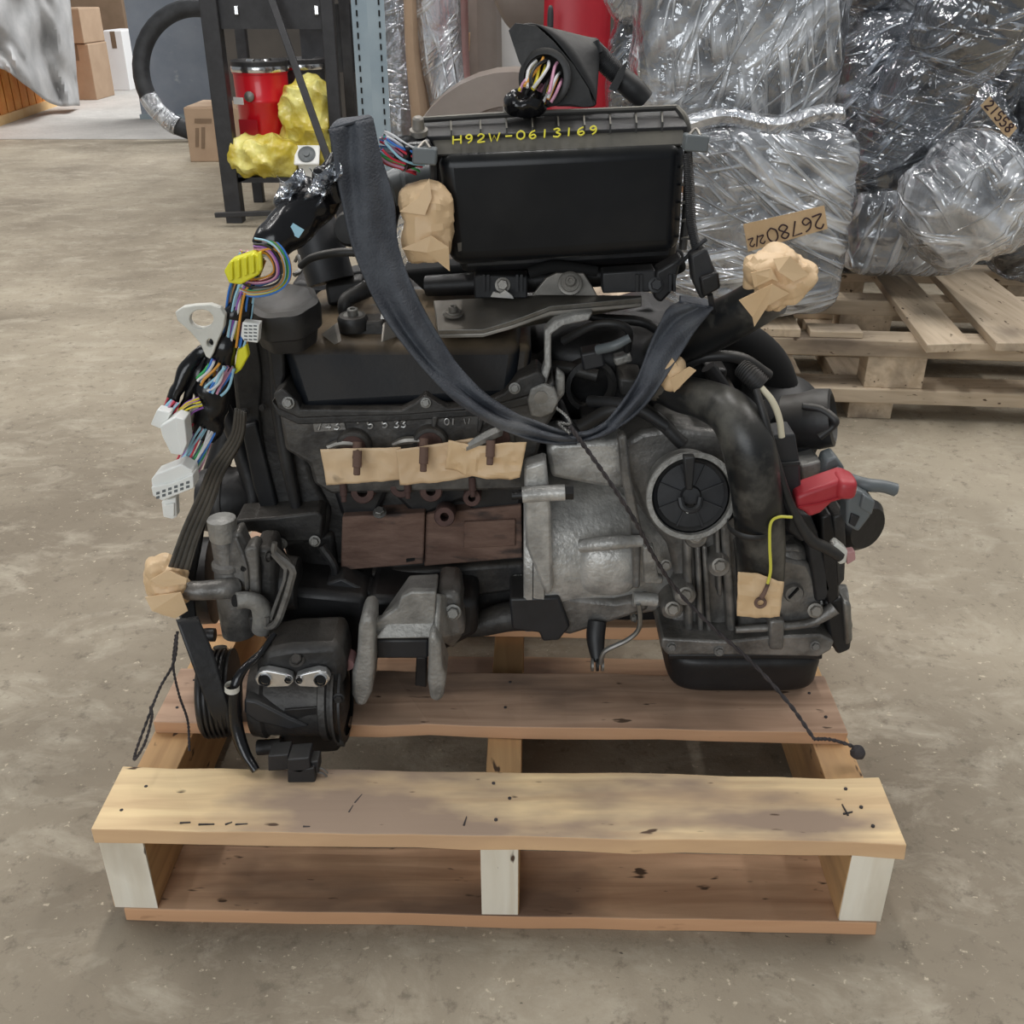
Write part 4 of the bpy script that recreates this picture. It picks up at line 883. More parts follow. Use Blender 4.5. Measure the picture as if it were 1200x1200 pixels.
# ---- timing cover, left end
tcv = E('timing_cover', prism([(292, 388), (318, 384), (330, 470), (340, 540), (352, 604), (318, 610), (306, 560), (290, 500), (276, 480), (272, 440), (280, 405)], 1.20, .10), 'iron', bevel=.006)
E('cover_edge', tube([(316, 388, 1.19, 5), (322, 430, 1.19, 7), (326, 480, 1.185, 8), (336, 540, 1.18, 8), (348, 598, 1.18, 6)], n=12), 'rubber', tcv)
E('cover_seam', tube([(300, 392, 1.195, 1.6), (306, 440, 1.195, 1.6), (304, 490, 1.195, 1.6), (312, 550, 1.195, 1.6), (322, 604, 1.195, 1.6)], n=6), 'hole_black', tcv)
E('lower_timing_plate', prism([(282, 500), (300, 495), (328, 606), (310, 610), (296, 570)], 1.19, .03), 'plastic_dull', tcv, bevel=.003)
for x, y, r in ((287, 484, 5), (308, 478, 4), (316, 610, 5)): bolt(x, y, 1.19, r, tcv, 'iron')
E('curved_gap_cover', prism([(340, 520), (372, 556), (378, 610), (360, 632), (350, 600)], 1.20, .06), 'iron_black', tcv, bevel=.005)
E('cross_bracket', prism([(275, 610), (325, 606), (372, 600), (378, 606), (376, 634), (330, 636), (300, 624), (276, 622)], 1.155, .05), 'iron', tcv, bevel=.003)
for x, y in ((330, 637), (369, 634)): bolt(x, y, 1.15, 6, tcv, 'steel')
E('bracket_web', prism([(330, 636), (390, 625), (398, 690), (378, 700), (345, 688)], 1.19, .05), 'iron', tcv, bevel=.006)
E('bracket_rib', tube([(376, 640, 1.165, 5), (392, 665, 1.16, 5), (388, 690, 1.16, 5), (376, 722, 1.15, 5)], n=8), 'iron', tcv)
E('triangular_web', prism([(382, 684), (400, 678), (456, 706), (440, 726), (378, 722)], 1.14, .04), 'plastic_dull', tcv, bevel=.003)
# alternator behind the belts
alt = E('alternator', lathe(P(262, 586, 1.26), (1, 0, 0), [(-.03, .02), (-.028, .042), (-.01, .046), (.03, .046), (.045, .04), (.05, .02)], 32), 'iron_black')
E('alternator_band', lathe(P(262, 586, 1.26), (1, 0, 0), [(.0, .048), (.004, .049), (.008, .048)], 32, closed=False), 'iron', alt)
E('rear_hose_black', tube([(258, 470, 1.25, 9), (280, 520, 1.25, 11), (296, 570, 1.24, 12), (300, 610, 1.22, 11)], n=12), 'iron_black', tcv)
E('intake_pipe_rear', tube([(262, 440, 1.30, 14), (268, 500, 1.30, 15), (250, 560, 1.29, 14)], n=14), 'iron_black', tcv)

# ---- water housing, left
wh = E('water_housing', lathe(P(259, 612, 1.10), (0.02, .0, -1), [(.0, .0145), (.002, .0155), (.052, .0160), (.056, .0200), (.062, .0200), (.064, .018), (.09, .021), (.125, .022), (.16, .022), (.165, .013)], 32), 'alu_dark')
E('neck_top', lathe(P(259, 607, 1.10), (0.02, 0, -1), [(.0, .0160), (.001, .0175), (.026, .0178), (.028, .017)], 32), 'alu_bright', wh).data.materials[0] = M['cast_grey']
E('housing_arm', prism([(272, 626), (280, 622), (300, 668), (296, 690), (270, 696), (262, 668)], 1.085, .03), 'alu_dark', wh, bevel=.005)
E('inlet_tube', tube([(216, 692, 1.075, 11.5), (238, 692, 1.075, 11.5), (262, 690, 1.075, 12.5), (274, 688, 1.085, 14)], n=20), 'alu_dark', wh)
E('outlet_elbow', tube([(277, 704, 1.055, 10), (290, 703, 1.06, 10), (303, 708, 1.065, 11), (308, 722, 1.07, 12), (306, 738, 1.075, 11)], n=20), 'cast_grey', wh)
E('elbow_bore', tube([(275, 704, 1.053, 7.2), (279, 704, 1.056, 7.2)], n=16), 'hole_black', wh)
E('flange_plate', prism([(286, 644), (296, 640), (302, 644), (304, 700), (296, 706), (284, 672)], 1.075, .03), 'alu_dark', wh, bevel=.003)
E('pump_flange', prism([(296, 642), (318, 642), (322, 654), (322, 718), (310, 726), (300, 700), (304, 664)], 1.085, .05), 'iron', wh, bevel=.006)
E('pump_drum', lathe(P(322, 682, 1.13), (1, 0, -.05), [(-.02, .040), (-.012, .043), (.008, .043), (.012, .036), (.03, .034)], 36), 'iron', wh)
for x, y, r in ((314, 652, 6), (315, 712, 6)): bolt(x, y, 1.08, r, wh, 'iron', d=(1, -.4, .1))
E('bore_hole', lathe(P(285, 667, 1.069), (0, 1, 0), [(0, .0035), (.004, .0035)], 14), 'hole_black', wh)
E('guard_bracket', tube([(322, 636, 1.06, 3.5), (322, 648, 1.06, 4), (342, 666, 1.055, 4.5), (341, 680, 1.055, 4.5), (334, 704, 1.055, 4.5), (324, 730, 1.055, 4.5), (313, 734, 1.06, 4), (312, 722, 1.06, 4)], n=6, per=3), 'alu_dark', wh)
E('guard_strip', slab([P(320, 646, 1.062), P(337, 664, 1.058), P(335, 680, 1.058), P(318, 728, 1.058), P(314, 726, 1.062), P(331, 680, 1.062), P(332, 668, 1.062), P(317, 651, 1.066)], (.003, .012, 0)), 'alu_dark', wh, bevel=.001)
E('clamp_foot', prism([(290, 724), (313, 722), (316, 742), (300, 746), (292, 738)], 1.07, .02), 'iron', wh, bevel=.003)
bolt(258, 758, 1.085, 7, wh, 'steel', d=(0, -.3, -1))
E('side_stub', tube([(228, 746, 1.09, 6), (240, 744, 1.09, 8), (252, 744, 1.09, 8)], n=12), 'iron_black', wh)
E('thin_bracket', tube([(276, 630, 1.08, 3), (284, 650, 1.075, 3.2), (288, 668, 1.072, 3), (290, 690, 1.075, 3)], n=8), 'alu_dark', wh)
# tape over the inlet
def vor(p, s, o):
    dd = noise.voronoi(Vector((p.x * s + o, p.y * s, p.z * s - o)))[0]; return dd[1] - dd[0]
def crumple(name, px, Y, m, par, o=0, p=2.6, amp=.010, res=18, rot=None, label=None, depth=None, flat=True):
    x0, y0, x1, y1 = px; a = P(x0, (y0 + y1) / 2, Y); b_ = P(x1, (y0 + y1) / 2, Y); z1 = P((x0 + x1) / 2, y0, Y).z; z0 = P((x0 + x1) / 2, y1, Y).z
    s_ = (b_.x - a.x, depth or min(b_.x - a.x, z1 - z0) * .8, z1 - z0); c = Vector(((a.x + b_.x) / 2, Y + s_[1] / 2, (z0 + z1) / 2))
    ob = obj(name, rblob(c, s_, p, res, rot=rot, disp=lambda w_, q: amp * (1.1 * vor(w_, 22, o) + .5 * vor(w_, 50, o + 3) + 1.2 * nz(w_, 17, o) - .25)), m, par, ang=16)
    return tag(ob, label)
tp = crumple('tape_wrap', (163, 668, 219, 724), 1.055, 'kraft', eng, 5, p=3, amp=.012, label='kraft tape crumpled over the left inlet')
E('tape_flap', slab([P(196, 668, 1.05), P(219, 678, 1.05), P(218, 684, 1.05), P(190, 688, 1.048), P(176, 680, 1.048)], (0, .0012, 0)), 'kraft', tp, smooth=False)
E('tape_flap', slab([P(170, 700, 1.05), P(212, 694, 1.048), P(220, 716, 1.05), P(205, 725, 1.05), P(178, 716, 1.046)], (0, .0012, 0)), 'kraft', tp, smooth=False)

# ---- air conditioning compressor
ac = P(352, 815, 1.045)
cmp_ = E('ac_compressor', lathe(ac, (1, 0, 0), [(-.058, .030), (-.056, .050), (-.040, .053), (-.036, .049), (.0, .050), (.030, .051), (.032, .056), (.040, .056), (.042, .052), (.052, .050), (.058, .03)], 40), 'iron')
E('compressor_top', prism([(300, 784), (308, 764), (340, 758), (398, 756), (404, 780), (404, 806), (300, 812)], 1.018, .07), 'iron', cmp_, bevel=.010)
for x, w_, hx_ in ((322, 24, 311), (365, 22, 376)):
    c = P(x, 796, 1.0)
    bm = prism([(x - w_, 796), (x - w_ + 5, 788), (x - w_ + 15, 786), (x + w_ - 12, 790), (x + w_ - 4, 793), (x + w_ - 2, 800), (x + w_ - 8, 805), (x - w_ + 16, 806), (x - w_ + 4, 803)] if hx_ < 340 else
               [(x + w_, 796), (x + w_ - 5, 788), (x + w_ - 15, 786), (x - w_ + 12, 790), (x - w_ + 4, 793), (x - w_ + 2, 800), (x - w_ + 8, 805), (x + w_ - 16, 806), (x + w_ - 4, 803)], 1.004, .012)
    pf = E('port_flange', bm, 'alu_bright', cmp_, bevel=.0015)
    for xx, rr_ in ((hx_, 8), (338 if hx_ < 340 else 351, 4.5)):
        k = pxm(1.003, .2)
        E('port_rim', lathe(P(xx, 796, 1.004), (0, -1, .25), [(0, rr_ * k), (.003, rr_ * k), (.004, rr_ * k * .85), (.001, rr_ * k * .72)], 22, closed=False), 'chrome', pf)
        E('port_bore', lathe(P(xx, 796, 1.0025), (0, 1, -.25), [(0, rr_ * k * .72), (.004, rr_ * k * .72)], 18), 'hole_black', pf)
E('name_plate', prism([(333, 832), (372, 829), (378, 850), (337, 853)], 0.995, .006), 'iron_black', cmp_, bevel=.001)
bolt(348, 774, 1.016, 8, cmp_, 'iron', d=(0, -.5, .8)); bolt(397, 818, 1.0, 6, cmp_, 'iron_black', d=(0, -1, .1))
E('case_web', prism([(286, 820), (300, 822), (340, 842), (362, 852), (340, 856), (300, 846), (286, 836)], 0.99, .02), 'plastic_dull', cmp_, bevel=.003)
for x, m_ in ((392, 'iron'), (400, 'iron_black')):
    E('case_rib', lathe(Vector((P(x, 815, 1.02).x, ac.y, ac.z)), (1, 0, 0), [(-.002, .050), (-.001, .0585), (.002, .0585), (.003, .050)], 36, closed=False), m_, cmp_)
E('mount_foot', prism([(330, 858), (398, 852), (404, 868), (396, 882), (352, 884), (322, 880)], 1.02, .06), 'iron_black', cmp_, bevel=.005)
E('mount_tube', tube([(302, 876, 1.01, 9), (330, 874, 1.01, 9)], n=14), 'iron', cmp_)
E('mount_tube', tube([(396, 866, 1.02, 8), (404, 866, 1.02, 9)], n=14), 'iron', cmp_)
# pulley with grooves
pc_ = P(262, 812, 1.045); prof = [(-.026, .012), (-.0255, .050), (-.022, .0545)]
for k in range(5):
    t = -.021 + k * .006; prof += [(t, .0550), (t + .002, .0550), (t + .003, .0505), (t + .0045, .0505)]
prof += [(.0115, .0555), (.014, .0555), (.015, .02)]
pu = E('pulley', lathe(pc_, (1, 0.10, 0), prof, 48), 'iron_black', cmp_)
for t in (-.018, -.012, -.006, .0, .006):
    E('groove_edge', lathe(pc_ + Vector((1, .10, 0)).normalized() * t, (1, 0.10, 0), [(-.0006, .0555), (0, .0562), (.0006, .0555)], 48, closed=False), 'iron', pu)
# belts
def strip(name, L_, R_, m, par, th=.003, per=6, ridges=0, rdepth=.001, cols=9, bulge=0., fold=None):
    A = cr(L_, per); B = cr(R_, per); rows = []
    for i in range(len(A)):
        row = []
        for k in range(cols):
            f = k / (cols - 1); x, y, Y = (A[i][j] + (B[i][j] - A[i][j]) * f for j in range(3))
            off = bulge * math.sin(f * math.pi) + (rdepth * math.sin(f * math.pi * 2 * ridges) if ridges else 0)
            if fold: off += fold(i / (len(A) - 1), f)
            row.append(P(x, y, Y - off))
        rows.append(row)
    return obj(name, grid3(rows), m, par, solid=th, ang=50)
bl = strip('drive_belt', [(206, 726, 1.02), (224, 776, 1.0), (246, 834, .99), (258, 854, .995)], [(232, 722, 1.03), (252, 770, 1.01), (268, 826, .995), (276, 850, 1.0)], 'iron_black', eng, th=.0035)
tag(bl, 'black ribbed belt running down over the compressor pulley')
strip('drive_belt', [(276, 478, 1.10), (270, 510, 1.10), (246, 546, 1.09), (232, 580, 1.08), (214, 620, 1.07), (198, 664, 1.06)], [(288, 484, 1.11), (284, 516, 1.11), (262, 556, 1.10), (250, 590, 1.09), (234, 628, 1.08), (222, 668, 1.07)], 'belt_tan', eng, ridges=4, rdepth=.0012, cols=25)
strip('drive_belt', [(228, 588, 1.13), (212, 630, 1.12), (204, 690, 1.10), (214, 735, 1.08)], [(244, 592, 1.14), (236, 640, 1.13), (228, 690, 1.11), (232, 740, 1.09)], 'iron_black', eng)
E('back_pulley', lathe(P(246, 680, 1.17), (1, .08, 0), [(-.02, .02), (-.018, .055), (-.010, .058), (.006, .058), (.01, .04)], 40), 'iron_black')
# compressor cable and plug
cb = E('compressor_cable', tube([(322, 742, 1.04, 3.5), (305, 766, 1.02, 4), (286, 784, 1.0, 5), (276, 806, .99, 7), (276, 845, .985, 8), (286, 880, .97, 7), (300, 903, .955, 5)], n=12), 'tape_black')
E('cable_clip', lathe(P(272, 806, .985), (.1, 0, 1), [(-.004, .0088), (.004, .0088)], 16, closed=False), 'white_cast', cb)
E('corrugated_sleeve', tube([(312, 762, 1.03, 3.6), (300, 770, 1.02, 3.8), (288, 782, 1.005, 4)], n=12, rib=2), 'belt_tan', cb)
plug = E('plug', prism([(314, 886), (338, 884), (340, 902), (314, 904)], .955, .025), 'plastic_dull', bevel=.0015)
E('plug_body', prism([(337, 890), (362, 888), (364, 900), (352, 906), (337, 904)], .945, .028), 'plastic_dull', plug, bevel=.0015)
E('plug_body', prism([(337, 903), (368, 900), (370, 916), (362, 920), (337, 918)], .945, .022), 'plastic_dull', plug, bevel=.0015)
E('plug_body', prism([(358, 893), (373, 892), (374, 906), (360, 908)], .950, .02), 'plastic_dull', plug, bevel=.0015)
for dy in (0, 5): E('bare_wire', tube([(370, 900 + dy, .955, 1.2), (378, 901 + dy, .955, 1.2), (384, 906 + dy, .955, 1.2)], n=6), 'steel', plug)
E('pink_bolt_plug', lathe(P(407, 778, 1.05), (0, -1, 0), [(-.02, .009), (.0, .009), (.002, .0085)], 20), 'pink_paint', cmp_)
E('filler_casting', prism([(330, 690), (430, 700), (430, 760), (398, 790), (330, 772), (300, 742)], 1.12, .12), 'iron_black', blk, bevel=.01)

# ---- engine mount bracket with two forks
mb = E('mount_bracket', prism([(437, 729), (446, 726), (466, 712), (470, 700), (482, 694), (511, 694), (508, 748), (440, 749)], 1.060, .012), 'cast_grey', bevel=.002)
E('bracket_plate', hexa([P(440, 749, 1.05), P(508, 748, 1.05), P(511, 696, 1.08), P(476, 698, 1.08)] + [x + Vector((0, .05, 0)) for x in (P(440, 749, 1.05), P(508, 748, 1.05), P(511, 696, 1.08), P(476, 698, 1.08))]), 'cast_grey', mb, bevel=.002)
E('bracket_side', hexa([P(508, 748, 1.048), P(514, 748, 1.048), P(516, 696, 1.075), P(509, 695, 1.075)] + [P(530, 760, 1.13), P(545, 745, 1.13), P(540, 700, 1.13), P(530, 698, 1.13)]), 'cast_grey', mb, bevel=.003)
E('bracket_boss', prism([(512, 694), (538, 695), (546, 745), (530, 752), (512, 746)], 1.09, .07), 'alu_dark', mb, bevel=.008)
bolt(531, 717, 1.085, 8.5, mb); 
E('fork', prism([(420, 735), (424, 725), (434, 724), (438, 730), (439, 780), (436, 812), (428, 828), (418, 828), (412, 815), (412, 790), (418, 770)], 1.035, .055), 'cast_grey', mb, bevel=.007, seg=3)
E('fork', prism([(502, 748), (508, 742), (516, 754), (518, 780), (523, 795), (520, 818), (512, 824), (504, 820), (501, 800)], 1.035, .055), 'cast_grey', mb, bevel=.007, seg=3)
E('rubber_insert', hexa([P(440, 750, 1.065), P(502, 750, 1.065), P(502, 772, 1.065), P(440, 772, 1.065)] + [x + Vector((0, .05, 0)) for x in (P(440, 750, 1.065), P(502, 750, 1.065), P(502, 772, 1.065), P(440, 772, 1.065))]), 'plastic_dull', mb, bevel=.003)
E('bracket_leg', prism([(488, 770), (500, 770), (500, 806), (486, 804)], 1.08, .02), 'iron_black', mb, bevel=.002)
E('hidden_casting', prism([(430, 700), (560, 705), (560, 745), (520, 765), (450, 775), (430, 760)], 1.12, .10), 'iron_black', blk, bevel=.01)

# ---- bell housing
bc = Vector((0, 1.252, .318))
def xat(px, py, Y): return P(px, py, Y).x
xa_, xb_, xc_, xd_ = xat(614, 640, 1.12), xat(640, 640, 1.12), xat(700, 640, 1.12), xat(782, 640, 1.12)
rr0 = .134
bh = E('bell_housing', lathe(Vector((xa_, bc.y, bc.z)), (1, 0, 0), [(0, .09), (0, rr0 - .003), (.004, rr0), (.011, rr0), (.012, rr0 - .004), (.0125, rr0 - .001), (.026, rr0), (.028, rr0 - .006), (.055, rr0 - .008), (xc_ - xa_, rr0 - .014), (xd_ - xa_, rr0 - .028), (xd_ - xa_ + .02, .09)], 64), 'alu')
E('flange_rib', prism([(614, 548), (640, 540), (646, 600), (648, 690), (642, 700), (636, 690), (616, 640)], 1.112, .03), 'alu', bh, bevel=.004)
E('bolt_boss', tube([(612, 580, 1.104, 9.5), (640, 578, 1.104, 9.5), (662, 577, 1.104, 9.5)], n=20), 'alu', bh)
E('bolt_head', tube([(660, 577, 1.104, 9), (672, 577, 1.104, 9)], n=6, per=2), 'iron_black', bh)
E('bolt_shank', tube([(600, 581, 1.104, 5), (614, 580, 1.104, 5)], n=10), 'iron_black', bh)
E('housing_bulge', rblob(P(712, 665, 1.14) + Vector((0, .02, 0)), (.085, .08, .085), 3, 10), 'alu', bh)
E('housing_shelf', tube([(680, 640, 1.115, 8), (715, 636, 1.105, 9), (752, 634, 1.11, 7)], n=14), 'alu', bh)
E('starter_boss', prism([(640, 528), (648, 520), (730, 516), (752, 540), (752, 575), (700, 570), (646, 560)], 1.155, .08), 'alu', bh, bevel=.012, seg=3)
E('vertical_seam', prism([(724, 512), (734, 510), (740, 560), (752, 620), (750, 690), (742, 690), (740, 620), (728, 560)], 1.118, .02), 'alu_dark', bh, bevel=.003)
E('clip_plate', prism([(754, 642), (766, 640), (772, 676), (778, 678), (776, 685), (755, 684)], 1.095, .012), 'cast_grey', bh, bevel=.002)
E('lower_flange', prism([(640, 690), (668, 700), (720, 706), (762, 700), (760, 716), (716, 730), (668, 745), (640, 740)], 1.13, .06), 'alu_dark', bh, bevel=.006)
E('shift_tube', tube([(742, 702, 1.10, 9), (757, 702, 1.10, 8), (770, 703, 1.10, 8)], n=16), 'alu', bh)

# ---- gearbox
gb = E('gearbox', prism([(728, 520), (752, 506), (790, 500), (850, 506), (872, 560), (905, 640), (972, 668), (986, 700), (988, 745), (962, 764), (782, 764), (772, 740), (800, 712), (782, 640), (752, 600), (735, 560)], 1.150, .22), 'alu_dark', bevel=.008, seg=3)
E('case_top', rblob(P(795, 545, 1.19) + Vector((0, .06, 0)), (.17, .18, .13), 3.5, 10), 'alu_dark', gb)
for (x0, y0, x1, y1, w_) in ((806, 606, 808, 745, 9), (826, 640, 832, 742, 6), (846, 560, 858, 742, 10), (866, 640, 874, 735, 6), (818, 640, 822, 745, 6), (840, 600, 844, 700, 5)):
    E('case_rib', prism([(x0 - w_ / 2, y0), (x0 + w_ / 2, y0), (x1 + w_ / 2, y1), (x1 - w_ / 2, y1)], 1.128, .04), 'alu_dark', gb, bevel=.004)
E('side_case', prism([(868, 655), (905, 650), (948, 660), (962, 690), (964, 735), (940, 748), (868, 748)], 1.122, .05), 'alu_dark', gb, bevel=.006)
pf_ = E('pan_flange', prism([(776, 748), (850, 752), (905, 746), (962, 744), (978, 752), (974, 762), (960, 770), (850, 768), (782, 768), (774, 758)], 1.105, .20), 'alu_dark', gb, bevel=.003)
for x, y in ((787, 758), (843, 763), (955, 757)): bolt(x, y, 1.104, 5.5, pf_, 'alu_dark')
for x, y, r in ((816, 628, 8), (843, 662, 8), (803, 696, 8), (788, 713, 8), (955, 715, 8), (780, 662, 6)): bolt(x, y, 1.112, r, gb, 'plate_steel')
for x, y in ((816, 634), (843, 668), (803, 702), (788, 718)): E('bolt_boss', lathe(P(x, y - 3, 1.116), (0, 1, 0), [(0, .013), (.002, .0145), (.05, .0145)], 24), 'alu_dark', gb)
sc_ = E('round_plug', lathe(P(930, 695, 1.118), (0, -1, .1), [(-.01, .013), (.0, .013), (.003, .011), (.004, .011)], 28), 'alu_dark', gb)
E('screw_slot', box(P(930, 695, 1.1125), (.018, .004, .0022), Matrix.Rotation(R(-55), 3, 'Y')), 'hole_black', sc_, smooth=False)
E('drain_boss', prism([(902, 728), (920, 728), (918, 762), (902, 762)], 1.098, .02), 'alu_dark', gb, bevel=.003)
E('case_ridge', tube([(862, 738, 1.112, 4), (905, 735, 1.112, 5), (950, 730, 1.112, 5), (978, 712, 1.115, 9)], n=12), 'alu_dark', gb)
E('output_boss', lathe(P(975, 705, 1.15), (1, -.1, 0), [(-.03, .022), (.0, .020), (.012, .024), (.016, .024), (.018, .018)], 28), 'alu', gb)
E('end_cap', prism([(966, 706), (984, 700), (996, 708), (1000, 735), (997, 762), (982, 768), (972, 752)], 1.12, .05), 'iron_black', gb, bevel=.004)
E('cap_edge', prism([(988, 704), (998, 708), (1000, 752), (992, 758)], 1.112, .05), 'steel', gb, bevel=.004)
E('shaft_ribs', prism([(905, 640), (940, 640), (950, 668), (912, 672)], 1.13, .04), 'alu_dark', gb, bevel=.006)
E('boss_nose', rblob(P(925, 660, 1.13) + Vector((0, .02, 0)), (.05, .05, .05), 2.6, 8), 'alu_dark', gb)
# oil pan
pan = E('oil_pan', rblob(Vector(((P(787, 770, 1.12).x + P(963, 770, 1.12).x) / 2, 1.102 + .10, (PT + .003 + P(870, 762, 1.12).z) / 2)), (P(968, 770, 1.12).x - P(782, 770, 1.12).x, .20, P(870, 762, 1.12).z - PT - .003), 6, 16, ends=lambda q: Vector((q.x * (.95 + .05 * (q.z + 1) / 2), q.y * (.95 + .05 * (q.z + 1) / 2), q.z))), 'iron_black')
E('pan_rim', prism([(783, 767), (964, 767), (964, 773), (783, 773)], 1.108, .20), 'iron_black', pan, bevel=.002)
# plugged round opening
rc = P(810, 580, 1.075); kk = pxm(1.075, .4)
rim = E('opening_rim', lathe(rc + Vector((0, .05, -.012)), (0, -1, .22), [(0, 45 * kk), (.04, 47 * kk), (.050, 51 * kk), (.054, 52 * kk), (.056, 51 * kk), (.056, 45.5 * kk), (.050, 44.5 * kk)], 56, closed=False), 'cast_grey', gb)
cap = E('black_plug', lathe(rc + Vector((0, .004, -.002)), (0, -1, .22), [(-.03, 45 * kk), (.0, 45 * kk), (.004, 42 * kk), (.0, 38 * kk), (.001, 12 * kk), (.006, 10 * kk), (.006, 0)], 48, closed=False), 'plastic_dull', gb)
tag(cap, 'black plastic plug in the round opening')
ax = Vector((0, -1, .22)).normalized(); ux = Vector((1, 0, 0)); vx = ax.cross(ux).normalized() * -1
for k in range(8):
    a = R(22.5 + 45 * k); d = ux * math.cos(a) + vx * math.sin(a); s_ = ax.cross(d); b0_ = rc + ax * .002 + Vector((0, 0.004, -.002))
    E('plug_rib', hexa([b0_ + d * 12 * kk - s_ * .0008, b0_ + d * 39 * kk - s_ * .0008, b0_ + d * 39 * kk + s_ * .0008, b0_ + d * 12 * kk + s_ * .0008] + [x + ax * .002 for x in (b0_ + d * 12 * kk - s_ * .0008, b0_ + d * 39 * kk - s_ * .0008, b0_ + d * 39 * kk + s_ * .0008, b0_ + d * 12 * kk + s_ * .0008)]), 'plastic_dull', cap, smooth=False)
E('plug_latch', prism([(801, 536), (815, 536), (812, 575), (804, 575)], 1.055, .012), 'plastic_dull', cap, bevel=.002)
E('plug_handle', tube([(797, 583, 1.063, 4), (800, 594, 1.058, 4), (809, 598, 1.056, 4), (818, 594, 1.058, 4), (821, 583, 1.063, 4)], n=8), 'plastic_dull', cap)
E('plug_dot', lathe(P(806, 599, 1.054), (0, -1, 0), [(0, .0025), (.0005, .0025)], 12), 'white_plastic', cap)
# shift linkage
lk = E('shift_lever', tube([(704, 778, 1.09, 3), (706, 768, 1.09, 3), (712, 761, 1.09, 3), (735, 750, 1.09, 3), (748, 738, 1.09, 3), (750, 722, 1.09, 3), (748, 708, 1.09, 3)], n=8), 'steel')
E('pivot_post', tube([(700, 728, 1.13, 11), (698, 745, 1.12, 11), (699, 762, 1.11, 9), (700, 775, 1.10, 6)], n=14), 'plastic_dull', lk)
for x in (694, 700, 706): E('link_washer', lathe(P(x, 779, 1.095), (1, 0, 0), [(-.0015, .0085), (.0015, .0085)], 18), 'steel' if x != 700 else 'iron_black', lk)
bolt(744, 724, 1.10, 5, lk, 'steel', d=(-1, -.3, 0))
# ---- hoses on the right
hb = E('radiator_hose', tube([(775, 452, 1.16, 20), (800, 462, 1.14, 22), (830, 470, 1.11, 24), (858, 486, 1.08, 28), (876, 520, 1.06, 31), (886, 570, 1.055, 30), (890, 615, 1.06, 29), (892, 650, 1.065, 28), (892, 686, 1.07, 26)], n=28), 'hose')
E('hose_stub', tube([(765, 448, 1.165, 20), (790, 456, 1.15, 22)], n=20), 'belt_tan', hb)
E('hose_mark', lathe(P(881, 612, 1.055), (0, .1, -1), [(0, .0272), (.002, .0285), (.006, .0285), (.008, .0272)], 28, closed=False), 'rubber', hb)
hu = E('radiator_hose', tube([(770, 420, 1.22, 24), (800, 400, 1.20, 27), (838, 382, 1.17, 28), (872, 364, 1.14, 27), (905, 344, 1.12, 27)], n=28), 'hose')
tw = crumple('tape_wrap', (878, 300, 957, 368), 1.085, 'kraft', eng, 14, p=2.8, amp=.014, res=20, rot=ry(-28), label='kraft tape crumpled over the upper hose end')
E('tape_flap', slab([P(866, 352, 1.085), P(905, 333, 1.07), P(925, 344, 1.072), P(900, 358, 1.07), P(884, 383, 1.08), P(882, 372, 1.085)], (0, .0015, 0)), 'kraft', tw, smooth=False)
E('tape_flap', slab([P(880, 320, 1.085), P(904, 314, 1.075), P(912, 330, 1.07), P(905, 327, 1.07), P(884, 337, 1.085)], (0, .0015, 0)), 'kraft', tw, smooth=False)
E('tape_flap', slab([P(906, 303, 1.08), P(926, 300, 1.075), P(948, 322, 1.075), P(930, 330, 1.07), P(912, 318, 1.07)], (0, .0015, 0)), 'kraft', tw, smooth=False)
tw2 = crumple('tape_wrap', (776, 430, 800, 461), 1.115, 'kraft', eng, 15, p=3, amp=.008, res=12, label='small kraft tape tuft on the pipe stub', depth=.03)
E('tape_flap', slab([P(786, 444, 1.108), P(808, 430, 1.10), P(816, 434, 1.10), P(800, 450, 1.105), P(790, 460, 1.11)], (0, .002, 0)), 'kraft', tw2, smooth=False)
E('tape_flap', slab([P(778, 434, 1.11), P(788, 420, 1.115), P(795, 430, 1.115), P(788, 446, 1.11)], (0, .002, 0)), 'kraft', tw2, smooth=False)
paper_sheet('paper_patch', ([(864, 668), (888, 672), (918, 680)], [(863, 720), (890, 722), (913, 721)]), 1.030, 'kraft', eng, amp=.004, nx=16, ny=10, o=7, label='kraft paper patch taped under the lower hose')
yw = E('earth_lead', tube([(928, 606, 1.035, 1.8), (912, 606, 1.03, 1.8), (903, 614, 1.026, 1.8), (902, 640, 1.022, 1.8), (903, 668, 1.020, 1.8), (899, 686, 1.02, 1.8)], n=8), 'yellow_pipe')
E('terminal_crimp', tube([(900, 684, 1.02, 2.4), (895, 696, 1.019, 3), (892, 700, 1.019, 3)], n=8), 'rust', yw)
E('ring_terminal', lathe(P(891, 706, 1.020), (0, -1, .1), [(0, .0075), (.0015, .0075), (.0015, .0038), (0, .0038)], 18, closed=False), 'rust', yw)
# right hand end: dark covers, brackets, cables
E('blower_shell', lathe(P(905, 500, 1.28), (.35, -1, .1), [(-.06, .03), (-.04, .06), (-.01, .074), (.01, .074), (.03, .060), (.05, .045), (.052, .02)], 36), 'plastic_dull')
E('rubber_duct', lathe(P(948, 492, 1.19), (.9, -.35, .25), [(-.03, .034), (-.01, .034), (.01, .038), (.028, .036), (.030, .030), (.02, .026), (-.01, .02)], 32, closed=False), 'rubber')
E('black_duct', tube([(838, 392, 1.26, 20), (872, 402, 1.27, 24), (902, 430, 1.28, 24), (922, 470, 1.28, 18), (930, 500, 1.27, 14)], n=20), 'hole_black')
E('duct_lip', tube([(940, 476, 1.165, 4), (962, 480, 1.16, 5), (978, 492, 1.15, 5), (976, 500, 1.15, 4), (960, 512, 1.15, 5)], n=10), 'rubber')
E('cable_sleeve', tube([(868, 430, 1.10, 10), (880, 440, 1.09, 11), (892, 452, 1.085, 11)], n=16, rib=3), 'rubber')
